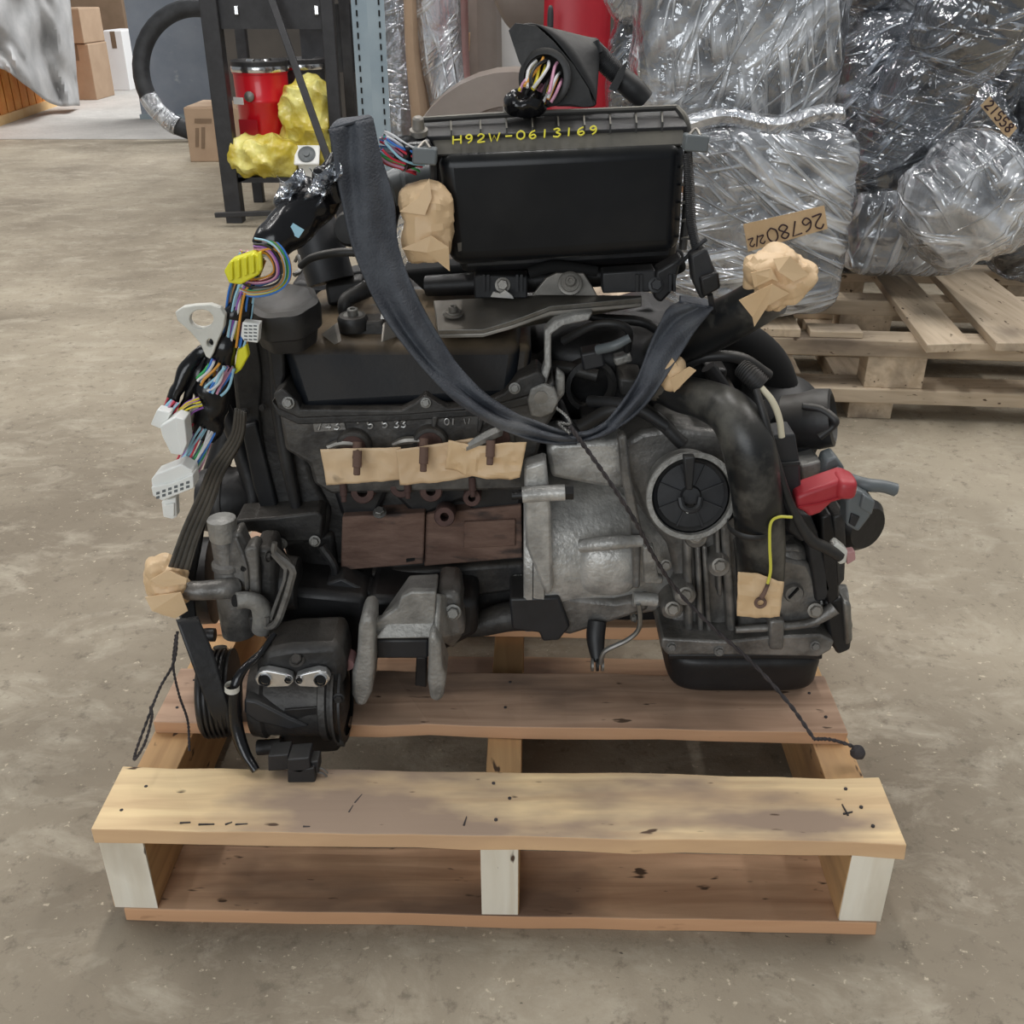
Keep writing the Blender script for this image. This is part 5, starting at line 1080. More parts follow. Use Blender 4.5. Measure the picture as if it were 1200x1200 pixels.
E('white_cable', tube([(892, 454, 1.075, 3.6), (905, 470, 1.07, 4), (913, 490, 1.068, 4), (916, 512, 1.068, 4)], n=10), 'cream_wire')
E('black_cable', tube([(886, 456, 1.07, 4), (896, 490, 1.055, 4.5), (910, 540, 1.05, 4.5), (926, 590, 1.05, 5), (948, 630, 1.055, 7), (968, 642, 1.06, 7), (984, 652, 1.065, 7)], n=12), 'rubber')
E('black_cable', tube([(893, 470, 1.085, 4), (903, 520, 1.075, 4.5), (918, 570, 1.07, 4.5)], n=12), 'rubber')
co = E('cable_connector', prism([(900, 512), (932, 508), (938, 545), (940, 582), (918, 584), (904, 545)], 1.075, .04), 'plastic_dull', bevel=.003)
E('connector_ridge', prism([(903, 543), (938, 541), (938, 546), (904, 548)], 1.072, .04), 'plastic_dull', co, bevel=.001)
rd = E('red_terminal_cover', prism([(933, 582), (942, 578), (990, 561), (1001, 563), (1004, 574), (998, 582), (985, 587), (975, 590), (962, 602), (948, 607), (944, 600), (934, 598)], 1.055, .035), 'red_cap', bevel=.006, seg=3)
tag(rd, 'red plastic terminal cover')
E('cover_end', rblob(P(992, 573, 1.055) + Vector((0, .012, 0)), (.024, .04, .026), 3.5, 8), 'red_cap', rd)
E('cover_groove', tube([(936, 594, 1.053, 1.2), (960, 590, 1.053, 1.2), (984, 583, 1.053, 1.2)], n=6), 'red_dark', rd)
E('grey_spout', tube([(978, 552, 1.12, 7), (995, 562, 1.11, 8), (1015, 568, 1.10, 8), (1035, 570, 1.10, 7.5), (1049, 574, 1.10, 8)], n=16), 'conn_grey')
E('spout_bore', tube([(1047, 574, 1.10, 5.5), (1050.5, 574.5, 1.10, 5.5)], n=14), 'hole_black')
gc = E('grey_connector', prism([(992, 588), (1004, 574), (1018, 580), (1026, 592), (1020, 606), (1006, 624), (992, 616)], 1.08, .03), 'conn_grey', bevel=.003)
E('connector_lip', prism([(1012, 580), (1026, 588), (1022, 604), (1008, 596)], 1.074, .03), 'conn_grey', gc, bevel=.002)
E('connector_slot', prism([(998, 602), (1008, 606), (1002, 618), (995, 614)], 1.077, .01), 'plastic_dull', gc, bevel=.001)
E('vacuum_drum', lathe(P(1004, 612, 1.16), (.5, -1, 0), [(-.03, .03), (-.02, .036), (.01, .036), (.02, .028)], 28), 'iron_black')
E('bracket_cluster', prism([(968, 540), (980, 535), (990, 548), (988, 566), (975, 572), (962, 560)], 1.12, .03), 'conn_grey', bevel=.003)
E('bracket_cluster', prism([(938, 546), (962, 540), (968, 566), (942, 574)], 1.13, .04), 'cast_grey', bevel=.003)
for q_ in ([(962, 606), (974, 602), (982, 640), (984, 700), (972, 712), (966, 690)], [(976, 606), (990, 600), (992, 640), (990, 680), (982, 690)], [(945, 626), (958, 622), (974, 690), (968, 704), (956, 706)], [(925, 600), (950, 604), (960, 626), (940, 636), (922, 622)]):
    E('end_bracket', prism(q_, 1.115, .04), random.choice(['iron', 'iron_black', 'plastic_dull']), bevel=.003)
E('end_housing', prism([(930, 560), (975, 555), (985, 620), (985, 680), (965, 708), (935, 700), (900, 640)], 1.16, .12), 'iron_black', bevel=.01)
E('clear_connector', prism([(976, 640), (982, 636), (994, 646), (992, 660), (984, 662), (977, 652)], 1.062, .016), 'white_cast', bevel=.002)
E('pink_seal', prism([(992, 648), (1002, 646), (1003, 656), (993, 662)], 1.064, .012), 'pink_paint', bevel=.001)

# ---- clutter behind: intake, throttle, hoses
inx = E('intake_manifold', rblob(P(740, 430, 1.34), (.30, .16, .14), 3.5, 10, disp=lambda w_, q: .006 * nz(w_, 20)), 'iron_black')
E('throttle_body', lathe(P(690, 450, 1.25), (.2, -1, .1), [(-.05, .03), (0, .034), (.012, .034), (.014, .028), (.006, .024)], 32, closed=False), 'iron', inx)
for k, (pts, m_) in enumerate((([(660, 400, 1.22, 5), (700, 380, 1.20, 5), (735, 385, 1.2, 5), (735, 410, 1.22, 5)], 'rubber'), ([(640, 350, 1.3, 6), (700, 372, 1.27, 6), (760, 380, 1.25, 6), (800, 420, 1.2, 6)], 'iron_black'),
        ([(700, 410, 1.18, 6), (720, 405, 1.17, 6), (738, 396, 1.17, 5)], 'conn_grey'), ([(680, 500, 1.17, 8), (720, 480, 1.16, 9), (760, 484, 1.16, 9), (800, 520, 1.15, 8)], 'rubber'),
        ([(690, 470, 1.18, 7), (740, 476, 1.15, 7), (782, 500, 1.14, 6)], 'plastic_dull'), ([(820, 480, 1.2, 8), (850, 500, 1.2, 8), (860, 540, 1.18, 8)], 'iron_black'), ([(800, 430, 1.19, 6), (830, 418, 1.18, 6), (868, 420, 1.18, 7), (900, 440, 1.2, 7)], 'rubber'),
        ([(830, 430, 1.2, 9), (850, 460, 1.2, 9), (862, 490, 1.2, 9)], 'iron_black'), ([(610, 440, 1.26, 8), (650, 430, 1.25, 8), (700, 440, 1.24, 8)], 'iron'), ([(770, 400, 1.25, 8), (790, 440, 1.22, 10), (760, 470, 1.2, 9)], 'iron_black'),
        ([(655, 470, 1.2, 5), (670, 500, 1.18, 5), (700, 520, 1.17, 5)], 'iron_black'))):
    E('rear_pipe', tube(pts, n=12), m_, inx)
E('sensor_plug', prism([(680, 415), (706, 410), (710, 430), (684, 436)], 1.19, .03), 'plastic_dull', inx, bevel=.003)
E('small_fitting', prism([(718, 420), (738, 415), (742, 424), (722, 430)], 1.21, .02), 'cast_grey', inx, bevel=.003)
for x, y, w_, h_ in ((700, 500, 40, 26), (665, 520, 30, 22), (840, 440, 26, 18), (740, 455, 30, 24), (855, 470, 20, 26)):
    E('rear_block', prism([(x - w_ / 2, y - h_ / 2), (x + w_ / 2, y - h_ / 2 + 2), (x + w_ / 2 - 2, y + h_ / 2), (x - w_ / 2 + 2, y + h_ / 2 - 2)], 1.20, .06), random.choice(['iron_black', 'plastic_dull', 'iron']), inx, bevel=.004)
E('rear_casting', prism([(610, 400), (760, 360), (860, 400), (880, 520), (760, 540), (640, 540)], 1.36, .10), 'iron_black', inx, bevel=.01)
E('rear_engine_wall', prism([(340, 330), (700, 350), (720, 540), (360, 620)], 1.43, .10), 'iron_black', blk, bevel=.01)
E('under_gearbox', prism([(640, 560), (900, 560), (930, 740), (650, 735)], 1.30, .12), 'iron_black', gb, bevel=.01)
# under the air box
for q_, Y_, m_ in (([(555, 325), (560, 322), (618, 324), (618, 350), (556, 350)], 1.24, 'plastic_dull'), ([(706, 320), (768, 316), (769, 342), (706, 344)], 1.20, 'plastic_dull')):
    f_ = E('box_foot', prism(q_, Y_, .03), m_, bevel=.002)
    cx_ = (q_[1][0] + q_[2][0]) / 2
    bolt(cx_, 334, Y_ - .001, 8, f_, 'plate_steel' if Y_ > 1.22 else 'plastic_dull', d=(0, -1, .3))
    for dx in (-22, -17, 17, 22): E('foot_rib', prism([(cx_ + dx - 1.5, 322), (cx_ + dx + 1.5, 322), (cx_ + dx + 1.5, 342), (cx_ + dx - 1.5, 342)], Y_ - .004, .006), m_, f_)
E('under_box_bar', tube([(500, 335, 1.32, 12), (600, 330, 1.30, 14), (700, 322, 1.30, 14), (780, 318, 1.28, 14)], n=14), 'iron_black')
E('under_box_pipe', tube([(620, 320, 1.24, 7), (650, 312, 1.24, 7), (700, 318, 1.24, 6)], n=12), 'hole_black')
E('box_strut', prism([(768, 318), (800, 300), (790, 340), (775, 356), (766, 350)], 1.20, .03), 'iron_black', bevel=.004)
# intake duct, left rear
E('intake_duct', tube([(436, 265, 1.26, 30), (452, 236, 1.26, 22), (478, 214, 1.27, 21), (510, 206, 1.28, 20)], n=24), 'cast_grey').data.materials[0] = M['plastic_dull']
dg = E('grey_duct', tube([(456, 222, 1.25, 21), (480, 214, 1.26, 21), (508, 210, 1.27, 20)], n=24), 'conn_grey'); E('duct_ring', lathe(P(474, 216, 1.255), (1, .1, .2), [(-.002, .0215), (.002, .0225), (.004, .0215)], 28, closed=False), 'conn_grey', dg)
E('standing_duct', tube([(356, 236, 1.33, 20), (368, 262, 1.33, 26), (378, 296, 1.32, 28), (388, 330, 1.31, 28)], n=24), 'plastic_dull')
E('round_cap_rear', lathe(P(410, 268, 1.28), (-.3, -1, .2), [(-.04, .02), (0, .022), (.006, .018), (.008, 0)], 24, closed=False), 'rubber')
E('thin_hose', tube([(352, 312, 1.20, 4), (366, 302, 1.19, 4.5), (395, 296, 1.18, 5), (428, 296, 1.18, 5)], n=12), 'rubber')
E('coil_wire', tube([(346, 306, 1.23, 2), (350, 300, 1.22, 2), (352, 316, 1.21, 3), (345, 322, 1.2, 3)], n=8), 'steel')

# ---- air filter box (leans back a little, ribbed lid flange on top)
YA = 1.165
q = [P(527, 314, YA), P(797, 297, YA), P(805, 166, YA - .002), P(511, 179, YA - .002)]
af = E('air_filter_box', hexa(q + [x + Vector((0, .13, 0)) for x in q]), 'plastic_black', bevel=.017, seg=6)
E('lower_housing', hexa([P(540, 322, 1.25), P(792, 308, 1.25), P(800, 240, 1.25), P(530, 250, 1.25)] + [x + Vector((0, .10, 0)) for x in (P(540, 322, 1.25), P(792, 308, 1.25), P(800, 240, 1.25), P(530, 250, 1.25))]), 'iron_black', af, bevel=.01)
E('black_gap_fill', prism([(470, 318), (600, 306), (800, 292), (806, 318), (780, 330), (690, 322), (600, 330), (500, 345)], 1.33, .05), 'hole_black', af, bevel=.006)  # black slab put in so the gap under the box looks dark
YF_ = 1.215
shell_top = [P(486, 140, YF_), P(600, 133, YF_), P(700, 129, YF_), P(792, 125, YF_), P(806, 148, YF_ - .02), P(812, 178, YF_ - .02)]
fl = E('lid_rail', tube([(486, 141, YF_, 3.5), (600, 134, YF_, 3.5), (700, 130, YF_, 3.5), (793, 126, YF_, 3.5)], n=8), 'plastic_flange', af)
E('lid_rail', tube([(793, 126, YF_, 3.5), (803, 140, YF_ - .012, 4.5), (806, 165, YF_ - .02, 5), (806, 200, YF_ - .02, 5), (804, 250, YF_ - .02, 5), (800, 292, YF_ - .02, 5)], n=8), 'plastic_flange', af)
E('lid_rail', tube([(486, 141, YF_, 3.5), (500, 160, YF_ - .012, 5), (508, 185, YF_ - .02, 5), (510, 240, YF_ - .02, 4)], n=8), 'plastic_flange', af)
E('lid_shelf', slab([P(500, 160, 1.180), P(806, 148, 1.180), P(794, 128, 1.232), P(486, 143, 1.232)], (0, .004, -.012)), 'plastic_dull', af, bevel=.001)
sh_ = [P(510, 184, 1.1685), P(804, 171, 1.1685), P(802, 148, 1.184), P(504, 161, 1.184)]
E('upper_shoulder', hexa(sh_ + [x + Vector((0, .03, .0)) for x in sh_]), 'plastic_flange', af, bevel=.003)
for k in range(9):
    x = 533 + k * 30.4 - (4 if k == 0 else 0); 
    a = P(x, 154 - k * 1.2 + 3, 1.180); b_ = P(x - 1, 138 - k * 1.2, 1.225)
    E('rib', hexa([a + Vector((-.0009, 0, -.006)), a + Vector((.0009, 0, -.006)), a + Vector((.0009, 0, .004)), a + Vector((-.0009, 0, .004)), b_ + Vector((-.0009, 0, -.01)), b_ + Vector((.0009, 0, -.01)), b_ + Vector((.0009, 0, .001)), b_ + Vector((-.0009, 0, .001))]), 'plastic_flange', af, smooth=False)
for k in range(5):
    y = 196 + k * 21; a = P(802, y, 1.165); b_ = P(812, y - 2, 1.19)
    E('rib', hexa([a + Vector((-.004, 0, -.0012)), a + Vector((.006, 0, -.0012)), a + Vector((.006, 0, .0012)), a + Vector((-.004, 0, .0012)), b_ + Vector((-.008, 0, -.0012)), b_ + Vector((.002, 0, -.0012)), b_ + Vector((.002, 0, .0012)), b_ + Vector((-.008, 0, .0012))]), 'plastic_flange', af, smooth=False)
for x, y in ((498, 182), (815, 167)):
    cl = E('clip', box(P(x, y, 1.155), (.026, .02, .017), ry(4)), 'conn_grey', af, bevel=.002)
    E('clip_wire', tube([(x - 8, y - 8, 1.15, 2), (x, y - 16, 1.16, 2), (x + 6, y - 8, 1.15, 2)], n=6), 'plate_steel', cl)
E('clip_screw', lathe(P(491, 158, 1.18), (0, -.3, 1), [(0, .010), (.006, .010), (.007, .007), (.018, .006), (.020, .004)], 18), 'plate_steel', af)
E('chalk_mark', prism([(536, 285), (541, 284), (541, 294), (537, 295)], YA - .0005, .001), 'belt_tan', af, smooth=False)
E('box_back', hexa([P(510, 300, 1.24), P(790, 290, 1.24), P(800, 150, 1.22), P(500, 160, 1.22)] + [x + Vector((0, .12, 0)) for x in (P(510, 300, 1.24), P(790, 290, 1.24), P(800, 150, 1.22), P(500, 160, 1.22))]), 'plastic_dull', af, bevel=.01)
# paint-pen number on the shoulder
wa = P(531, 169, 1.172); wb = P(702, 157, 1.172); wd = (wb - wa).normalized(); wu = Vector((0, .45, .9)).normalized(); kq = pxm(1.172, .8)
write('paint_number', 'H92W-0613169', wa, wd * 1.35, wu, 9.5 * kq, .00095, 'ink_yellow', af, adv=(wb - wa).length / 12.1 / (9.5 * kq) / 1.35)
# kraft tape left of the box
tb = crumple('tape_wrap', (466, 222, 526, 308), 1.135, 'kraft', eng, 21, p=3, amp=.010, res=10, label='kraft tape over the air box inlet', depth=.05)
E('tape_flap', slab([P(468, 248, 1.13), P(490, 232, 1.128), P(503, 209, 1.13), P(506, 232, 1.125), P(498, 252, 1.12)], (0, .0015, 0)), 'kraft', tb, smooth=False)
E('tape_flap', slab([P(470, 292, 1.125), P(500, 296, 1.118), P(527, 318, 1.13), P(526, 290, 1.12), P(505, 276, 1.118)], (0, .0015, 0)), 'kraft', tb, smooth=False)
# corrugated conduit down the right side, plug
E('corrugated_conduit', tube([(806, 180, 1.15, 5), (808, 220, 1.145, 5.5), (810, 260, 1.14, 5.5), (816, 292, 1.14, 5)], n=12, rib=1), 'plastic_dull')
dp = E('dangling_plug', prism([(809, 300), (828, 290), (840, 322), (843, 338), (830, 346), (822, 352), (812, 330)], 1.12, .025), 'plastic_dull', bevel=.003)
E('plug_end', prism([(820, 326), (842, 318), (845, 338), (824, 350)], 1.112, .028), 'iron_black', dp, bevel=.003)
E('plug_wire', tube([(795, 310, 1.15, 2.5), (806, 300, 1.14, 2.5), (818, 288, 1.13, 2.5), (828, 280, 1.13, 2.5)], n=8), 'plastic_dull', dp)
E('plug_lead', tube([(832, 345, 1.125, 3.5), (834, 356, 1.13, 3.5), (836, 366, 1.14, 3)], n=8), 'plastic_dull', dp)

# ================================================================ WIRING: coloured harness (thing of its own)
def wires(pts, n, r, Rb, m_idx, twist=1.5, o=0, per=7):
    """pts (px,py,Y); n wires of radius r (m) spread over bundle radius Rb (m)"""
    s = cr([tuple(P(*p)) for p in pts], per); ps = [Vector(x) for x in s]; F = frames(ps); bm = NB()
    rnd = random.Random(o)
    for k in range(n):
        a0 = 2 * math.pi * rnd.random(); rad = Rb * math.sqrt(.25 + .75 * rnd.random()); mi = m_idx[k % len(m_idx)]; q = []
        for i, p in enumerate(ps):
            f = i / (len(ps) - 1); a = a0 + twist * .5 * f + .2 * math.sin(f * 4 + k); t, u, v = F[i]; rr = rad * (1 + .12 * math.sin(f * 4 + k * 2))
            q.append(p + u * math.cos(a) * rr + v * math.sin(a) * rr)
        add_tube(bm, q, r, 6, mi=mi)
    return bm
ALLW = list(range(11))
hn = empty('wiring_harness', P(300, 500, 1.10), 'colourful taped wiring harness hanging down the left side of the engine', 'wiring')
def H(name, bm, m, par=hn, **k): return obj(name, bm, m, par, **k)
def WB(pts, n, r, Rb, o, idx=ALLW, twist=1.5): return tag(obj('wire_strands', wires(pts, n, r * .88, Rb * 1.12, idx, twist, o), WM, hn), kind='stuff')
def taped(pts, o=0, amp=.12, m='tape_black', name='taped_section'):
    q = [(*P(p[0], p[1], p[2]), p[3] * pxm(p[2], .6)) for p in pts]; s = cr(q, 8); bm = NB()
    add_tube(bm, [Vector(x[:3]) for x in s], [x[3] * (1 + amp * nz(Vector(x[:3]), 60, o)) for x in s], 20)
    for v in bm.verts: v.co += Vector((nz(v.co, 45, o), nz(v.co, 47, o + 2), nz(v.co, 43, o + 4))) * .004
    return H(name, bm, m, ang=50)
WB([(446, 170, 1.16), (462, 178, 1.165), (478, 184, 1.17), (490, 186, 1.18)], 41, .0016, .0145, 1, [0, 1, 2, 3, 5, 7, 0, 6, 1, 2])
taped([(468, 180, 1.165, 17), (485, 176, 1.175, 15), (498, 172, 1.185, 12)], 3)
taped([(400, 190, 1.17, 16), (392, 212, 1.155, 19), (376, 232, 1.14, 22), (350, 256, 1.12, 24), (322, 282, 1.10, 21), (308, 296, 1.095, 17)], 5)
taped([(344, 216, 1.15, 14), (356, 228, 1.14, 18), (372, 240, 1.135, 20)], 9)
taped([(372, 202, 1.14, 10), (388, 214, 1.13, 14), (398, 232, 1.135, 14)], 29)
tag(H('clear_tape', grid3([[P(362 + 34 * f + 6 * math.sin(v * 5), 196 + 40 * v + 8 * math.sin(f * 5), 1.112 + .008 * math.sin(f * 9 + v * 6)) for f in [k / 10 for k in range(11)]] for v in [k / 10 for k in range(11)]]), 'film_dark', solid=.001), 'loose clear tape on the harness')
tag(H('clear_tape', grid3([[P(324 + 30 * f + 4 * math.sin(v * 5), 205 + 34 * v + 8 * math.sin(f * 5), 1.118 + .008 * math.sin(f * 9 + v * 6)) for f in [k / 10 for k in range(11)]] for v in [k / 10 for k in range(11)]]), 'film_dark', solid=.001), 'loose clear tape on the harness')
H('tape_tag', prism([(336, 272), (343, 262), (356, 270), (350, 279)], 1.092, .003), 'wire_sky', smooth=False)
WB([(302, 290, 1.085), (318, 292, 1.08), (329, 306, 1.078), (330, 322, 1.08), (318, 332, 1.085), (298, 336, 1.09), (284, 332, 1.095)], 32, .0013, .009, 12, twist=2.5)
WB([(296, 300, 1.10), (290, 320, 1.10), (284, 340, 1.10), (280, 372, 1.10), (276, 402, 1.10)], 41, .0016, .0125, 13)
taped([(284, 352, 1.10, 12), (278, 372, 1.098, 14)], 14)
taped([(268, 392, 1.098, 14), (262, 408, 1.096, 17), (256, 430, 1.094, 17)], 15)
WB([(262, 424, 1.088), (254, 440, 1.086), (246, 452, 1.086)], 32, .0018, .0145, 16, [9, 0, 1, 7, 10, 5, 6, 7], twist=.3)
taped([(252, 440, 1.10, 17), (248, 465, 1.10, 20), (244, 490, 1.10, 20), (238, 508, 1.10, 18)], 17)
WB([(240, 500, 1.09), (232, 520, 1.085), (222, 540, 1.08), (212, 556, 1.075)], 38, .0015, .012, 18, [0, 7, 1, 2, 6, 5, 0, 7, 10, 0])
WB([(236, 472, 1.085), (222, 478, 1.08), (214, 488, 1.08), (210, 498, 1.08)], 19, .0014, .006, 19, [10, 0, 4, 6, 3])
taped([(262, 408, 1.12, 6), (240, 412, 1.11, 9), (222, 432, 1.10, 9), (206, 458, 1.095, 9), (200, 478, 1.09, 9)], 20)
taped([(238, 418, 1.11, 6), (230, 440, 1.10, 6), (222, 460, 1.10, 6), (216, 482, 1.10, 6)], 21)
WB([(204, 470, 1.085), (199, 480, 1.08), (196, 490, 1.08)], 19, .0014, .006, 22, [0, 2, 7, 3, 6])
H('orange_lead', tube([(300, 298, 1.075, 1.4), (312, 292, 1.072, 1.4), (325, 294, 1.072, 1.4), (334, 304, 1.075, 1.4)], n=6), 'wire_orange')
# connectors
yc = H('yellow_connector', prism([(262, 318), (270, 305), (296, 296), (305, 302), (304, 322), (282, 334), (268, 332)], 1.062, .018), 'yellow_plastic', bevel=.002)
for k in range(5):
    x = 268 + k * 8.4; y = 308 - k * 2.8
    obj('connector_rib', prism([(x, y), (x + 4, y - 1.5), (x + 5, y + 20), (x + 1, y + 22)], 1.058, .006), 'yellow_plastic', yc, bevel=.001)
H('yellow_connector', prism([(278, 410), (288, 404), (291, 418), (282, 434), (274, 440)], 1.09, .012), 'yellow_plastic', bevel=.002)
wc = H('white_connector', prism([(284, 378), (304, 380), (302, 402), (286, 400), (282, 394)], 1.075, .015), 'white_plastic', bevel=.001)
for r_ in range(5):
    for c_ in range(3): obj('pin_slot', prism([(286 + c_ * 5.5, 381 + r_ * 4), (290 + c_ * 5.5, 381.4 + r_ * 4), (290 + c_ * 5.5, 383 + r_ * 4), (286 + c_ * 5.5, 382.6 + r_ * 4)], 1.0745, .002), 'conn_grey', wc, smooth=False)
def conn(px, Y, d, px2=None):
    c_ = H('white_connector', prism(px, Y, d), 'white_plastic', bevel=.0015)
    if px2: obj('connector_lip', prism(px2, Y - .003, d * .9), 'white_plastic', c_, bevel=.001)
    return c_
conn([(176, 498), (184, 480), (200, 484), (194, 500), (188, 503)], 1.062, .016)
conn([(187, 500), (205, 489), (216, 492), (219, 520), (213, 534), (200, 532), (190, 512)], 1.05, .025, [(205, 489), (216, 492), (219, 520), (213, 534)])
wc3 = conn([(177, 562), (182, 556), (212, 544), (225, 552), (227, 570), (190, 587), (179, 580)], 1.045, .025, [(177, 571), (202, 566), (226, 556), (227, 572), (190, 587), (179, 581)])
for r_ in range(2):
    for c_ in range(6):
        x = 183 + c_ * 7; y = 577 - c_ * 2.5 + r_ * 5
        obj('pin_slot', prism([(x, y), (x + 4, y - 1), (x + 4, y + 2), (x, y + 3)], 1.0415, .002), 'conn_grey', wc3, smooth=False)
conn([(189, 588), (206, 583), (207, 606), (202, 609), (191, 606)], 1.055, .014, [(192, 592), (204, 590), (204, 606), (193, 604)])
# white bracket with two holes
def ringplate(outer, holes, Y, th, m, name, par=hn, bev=.0015):
    """plate with true holes: triangulated between outline and hole outlines"""
    bm = NB(); edges = []
    for lp in [outer] + holes:
        v = [bm.verts.new(P(x, y, Y)) for x, y in lp]; edges += [bm.edges.new((v[i], v[(i + 1) % len(v)])) for i in range(len(v))]
    bmesh.ops.triangle_fill(bm, use_beauty=True, use_dissolve=False, edges=edges)
    bmesh.ops.recalc_face_normals(bm, faces=bm.faces)
    g = bmesh.ops.extrude_face_region(bm, geom=list(bm.faces)); bmesh.ops.translate(bm, vec=(0, th, 0), verts=[x for x in g['geom'] if isinstance(x, bmesh.types.BMVert)])
    return obj(name, bm, m, par, bevel=bev)
cir = lambda x, y, a, b_, n=18: [(x + a * math.cos(2 * math.pi * k / n), y + b_ * math.sin(2 * math.pi * k / n)) for k in range(n)]
wb_ = ringplate([(205, 366), (214, 360), (228, 358), (246, 357), (258, 361), (264, 370), (262, 384), (255, 400), (250, 414), (246, 421), (241, 418), (234, 402), (222, 388), (208, 376)], [cir(236, 374, 14, 11), cir(246, 402, 4, 5, 10)], 1.075, .010, 'white_cast', 'white_bracket', eng)
tag(wb_, 'white cast bracket with a round hole')

# ---- rubber boot with wires on top of the air box
gt = empty('cable_grommet', P(650, 128, 1.27), 'black rubber grommet boot with cut wires sitting on top of the air filter box', 'grommet')
bo = []
o1 = [(596, 36), (604, 27), (628, 30), (648, 48), (672, 76), (690, 104), (696, 124), (684, 126), (668, 122), (640, 126), (618, 90), (608, 72)]
pl_ = ringplate(o1, [cir(640, 92, 23, 27)], 1.235, .006, 'rubber', 'boot_plate', gt)
obj('boot_lip', lathe(P(641, 92, 1.232), (-.45, -1, .15), [(0, .029), (.008, .031), (.010, .028), (.010, .024), (-.02, .022)], 36, closed=False), 'rubber', gt)
obj('boot_bore', lathe(P(644, 95, 1.238), (-.45, -1, .15), [(0, 0), (.002, .026)], 24, closed=False), 'hole_black', gt)
bm = NB(); ra = [(628, 28), (648, 44), (672, 74), (694, 118)]
rows = []
ring0 = [(604, 30), (628, 29), (650, 46), (674, 78), (694, 110), (696, 124), (668, 124), (640, 118), (612, 70)]
Yv = 1.243
c1_ = P(698, 60, 1.30)
V = []
nr = 24; loop = cr(ring0 + [ring0[0]], 4)[:-1]; nl = len(loop)
for j in range(7):
    f = j / 6; g_ = f ** .75; row = []
    for i in range(nl):
        a = P(loop[i][0], loop[i][1], Yv); ang = 2 * math.pi * i / nl
        b_ = c1_ + Vector((0, math.cos(ang), math.sin(ang))) * .012 + Vector((-.002, 0, 0))
        cen = P(646, 84, Yv); aa = math.atan2((a - cen).z, (a - cen).x); b_ = c1_ + Vector((.3 * math.cos(aa), -.9 * math.cos(aa), math.sin(aa))) * .013
        row.append(a.lerp(b_, g_))
    V.append([bm.verts.new(p) for p in row])
for a, b_ in zip(V, V[1:]):
    for i in range(nl): bm.faces.new((a[i], a[(i + 1) % nl], b_[(i + 1) % nl], b_[i]))
obj('boot_cone', bm, 'rubber', gt, solid=.002)
obj('corrugated_tail', tube([(692, 56, 1.295, 11), (704, 68, 1.30, 11), (718, 82, 1.30, 11), (730, 92, 1.30, 10)], n=16, rib=2), 'plastic_dull', gt)
obj('taped_tail', tube([(726, 90, 1.30, 13), (742, 104, 1.30, 14), (756, 118, 1.30, 12)], n=14), 'rubber', gt)
obj('tail_cap', tube([(696, 48, 1.29, 6), (700, 62, 1.29, 7)], n=12), 'plastic_dull', gt)
obj('tape_spike', slab([P(714, 104, 1.28), P(724, 84, 1.28), P(736, 70, 1.28), P(730, 92, 1.28), P(722, 108, 1.28)], (0, .004, 0)), 'rubber', gt, smooth=False)
tag(obj('wire_strands', wires([(640, 88, 1.235), (634, 100, 1.215), (628, 114, 1.205)], 26, .0018, .020, [0, 3, 4, 6, 2, 0, 9, 3, 0, 4, 6], .2, 44), WM, gt), kind='stuff')
obj('tape_wad', rblob(P(616, 121, 1.22), (.040, .035, .022), 2.6, 12, disp=lambda w_, q: .005 * ridge(w_, 70)), 'tape_black', gt, ang=25)

# ================================================================ LIFTING STRAP
def strap_fold(o):
    return lambda t, f: .0035 * math.sin(f * math.pi * 3 + 3 * math.sin(t * 5 + o)) + .002 * math.sin(f * 11 + t * 17 + o)
st = empty('lifting_strap', P(640, 515, 1.06), 'wide black webbing strap slung over the engine front', 'strap')
strip('strap_band', [(386, 152, 1.13), (392, 190, 1.12), (402, 240, 1.11), (414, 292, 1.10), (442, 358, 1.09), (478, 410, 1.08), (518, 456, 1.07), (560, 488, 1.06), (604, 510, 1.055), (648, 520, 1.055), (676, 520, 1.06)],
      [(436, 138, 1.15), (446, 180, 1.14), (462, 236, 1.13), (468, 292, 1.12), (494, 358, 1.10), (530, 418, 1.09), (562, 456, 1.08), (596, 480, 1.07), (628, 494, 1.062), (655, 504, 1.06), (676, 506, 1.065)], 'webbing', st, th=.003, per=8, cols=26, fold=strap_fold(0))
strip('strap_band', [(386, 152, 1.13), (392, 144, 1.14), (402, 140, 1.16), (404, 150, 1.18), (404, 180, 1.19)], [(436, 138, 1.15), (432, 136, 1.16), (428, 138, 1.18), (424, 150, 1.2), (424, 180, 1.2)], 'webbing', st, th=.003, cols=12)
strip('strap_band', [(652, 520, 1.06), (690, 516, 1.065), (724, 502, 1.07), (760, 470, 1.09), (792, 424, 1.115), (816, 386, 1.125), (836, 362, 1.125)],
      [(652, 506, 1.065), (688, 506, 1.07), (716, 488, 1.08), (744, 448, 1.10), (762, 404, 1.125), (780, 366, 1.145), (796, 354, 1.15)], 'webbing', st, th=.003, per=8, cols=22, fold=strap_fold(2))
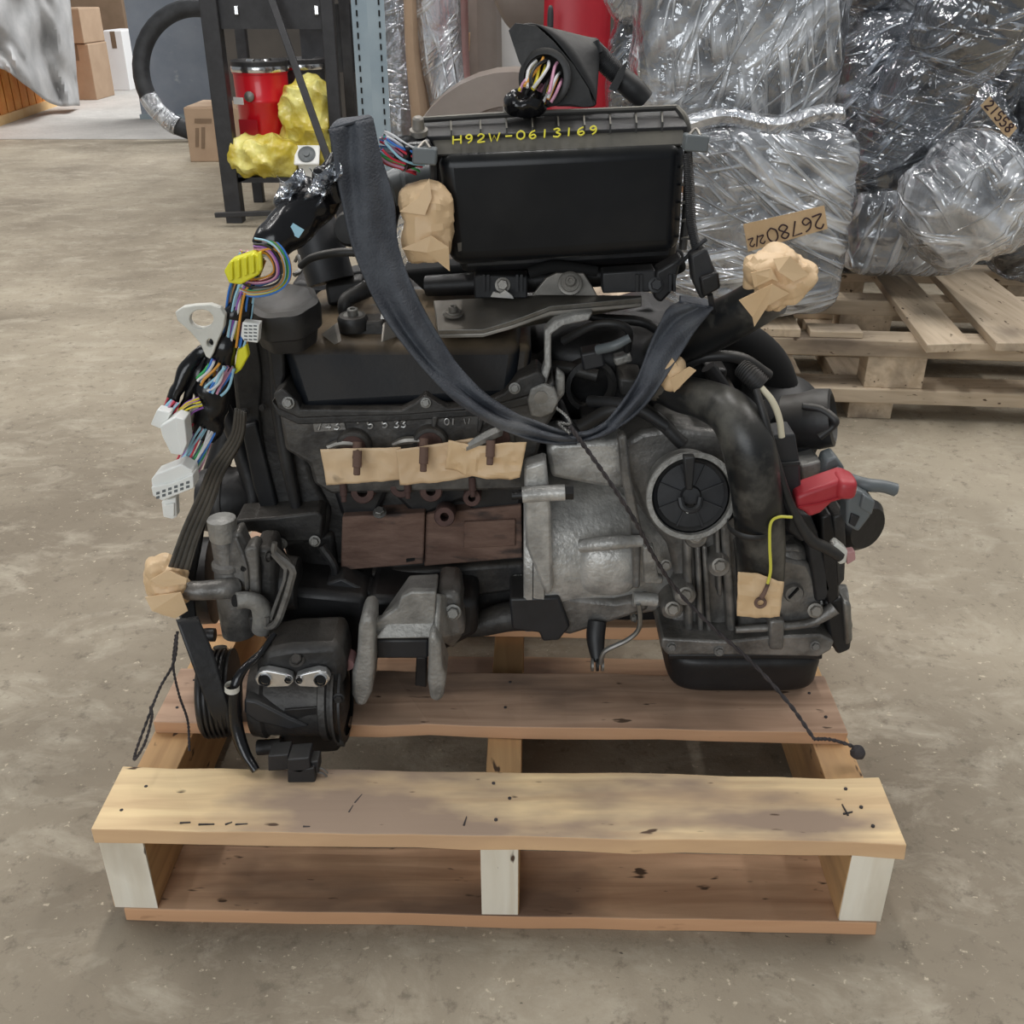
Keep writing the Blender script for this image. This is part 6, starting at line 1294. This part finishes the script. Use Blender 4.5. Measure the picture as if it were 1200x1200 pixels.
strip('strap_band', [(836, 362, 1.125), (830, 354, 1.15), (824, 352, 1.18), (822, 366, 1.22)], [(796, 354, 1.15), (796, 348, 1.17), (800, 350, 1.2), (806, 366, 1.23)], 'webbing', st, th=.003, cols=12)

# ================================================================ TIE WIRES
def twisted(name, pts, r, label, m='string_dark', turns=60, per=14):
    s = cr([tuple(P(*p)) for p in pts], per); ps = [Vector(x) for x in s]; F = frames(ps); bm = NB()
    for ph in (0, math.pi):
        add_tube(bm, [p + (F[i][1] * math.cos(ph + i * turns / len(ps) * 2) + F[i][2] * math.sin(ph + i * turns / len(ps) * 2)) * r * .8 for i, p in enumerate(ps)], r, 6)
    return tag(obj(name, bm, m), label, 'rope')
twisted('tie_rope', [(668, 500, 1.055), (690, 530, 1.05), (718, 570, 1.045), (745, 612, 1.05), (765, 650, 1.07), (792, 690, 1.085), (835, 735, 1.075), (880, 775, 1.06), (925, 825, 1.03), (954, 866, 1.0)], .0016, 'thin dark twisted cord tied from the strap down over the gearbox to the pallet')
twisted('tie_rope', [(954, 866, 1.0), (975, 867, 1.0), (1002, 876, 1.0), (1006, 884, .995), (998, 880, .99)], .0016, 'short end of dark cord knotted round the right stringer of the front pallet', per=8, turns=30)
kn = obj('knot', rblob(P(1005, 882, .995), (.013, .012, .014), 2.2, 6, disp=lambda w_, q: .003 * ridge(w_, 90)), 'string_dark'); tag(kn, 'small dark knot at the end of the cord, right pallet edge', 'knot')
twisted('tie_wire', [(652, 478, 1.08), (664, 488, 1.07), (668, 497, 1.06), (655, 496, 1.06), (668, 508, 1.055)], .0011, 'twist of bright steel wire where the strap crosses the hanger', m='steel', turns=30)
twisted('tie_rope', [(208, 740, 1.04), (204, 775, 1.02), (188, 805, 1.0), (176, 835, .97), (160, 878, .95), (158, 890, .945), (170, 870, .95), (178, 840, .965), (176, 828, .97)], .0011, 'thin dark cord hanging in a loose loop left of the pallet corner', turns=70)
twisted('tie_rope', [(206, 744, 1.05), (203, 780, 1.04), (210, 815, 1.03), (220, 845, 1.02), (222, 880, .99)], .0011, 'thin dark cord hanging down inside the left stringer', turns=50)
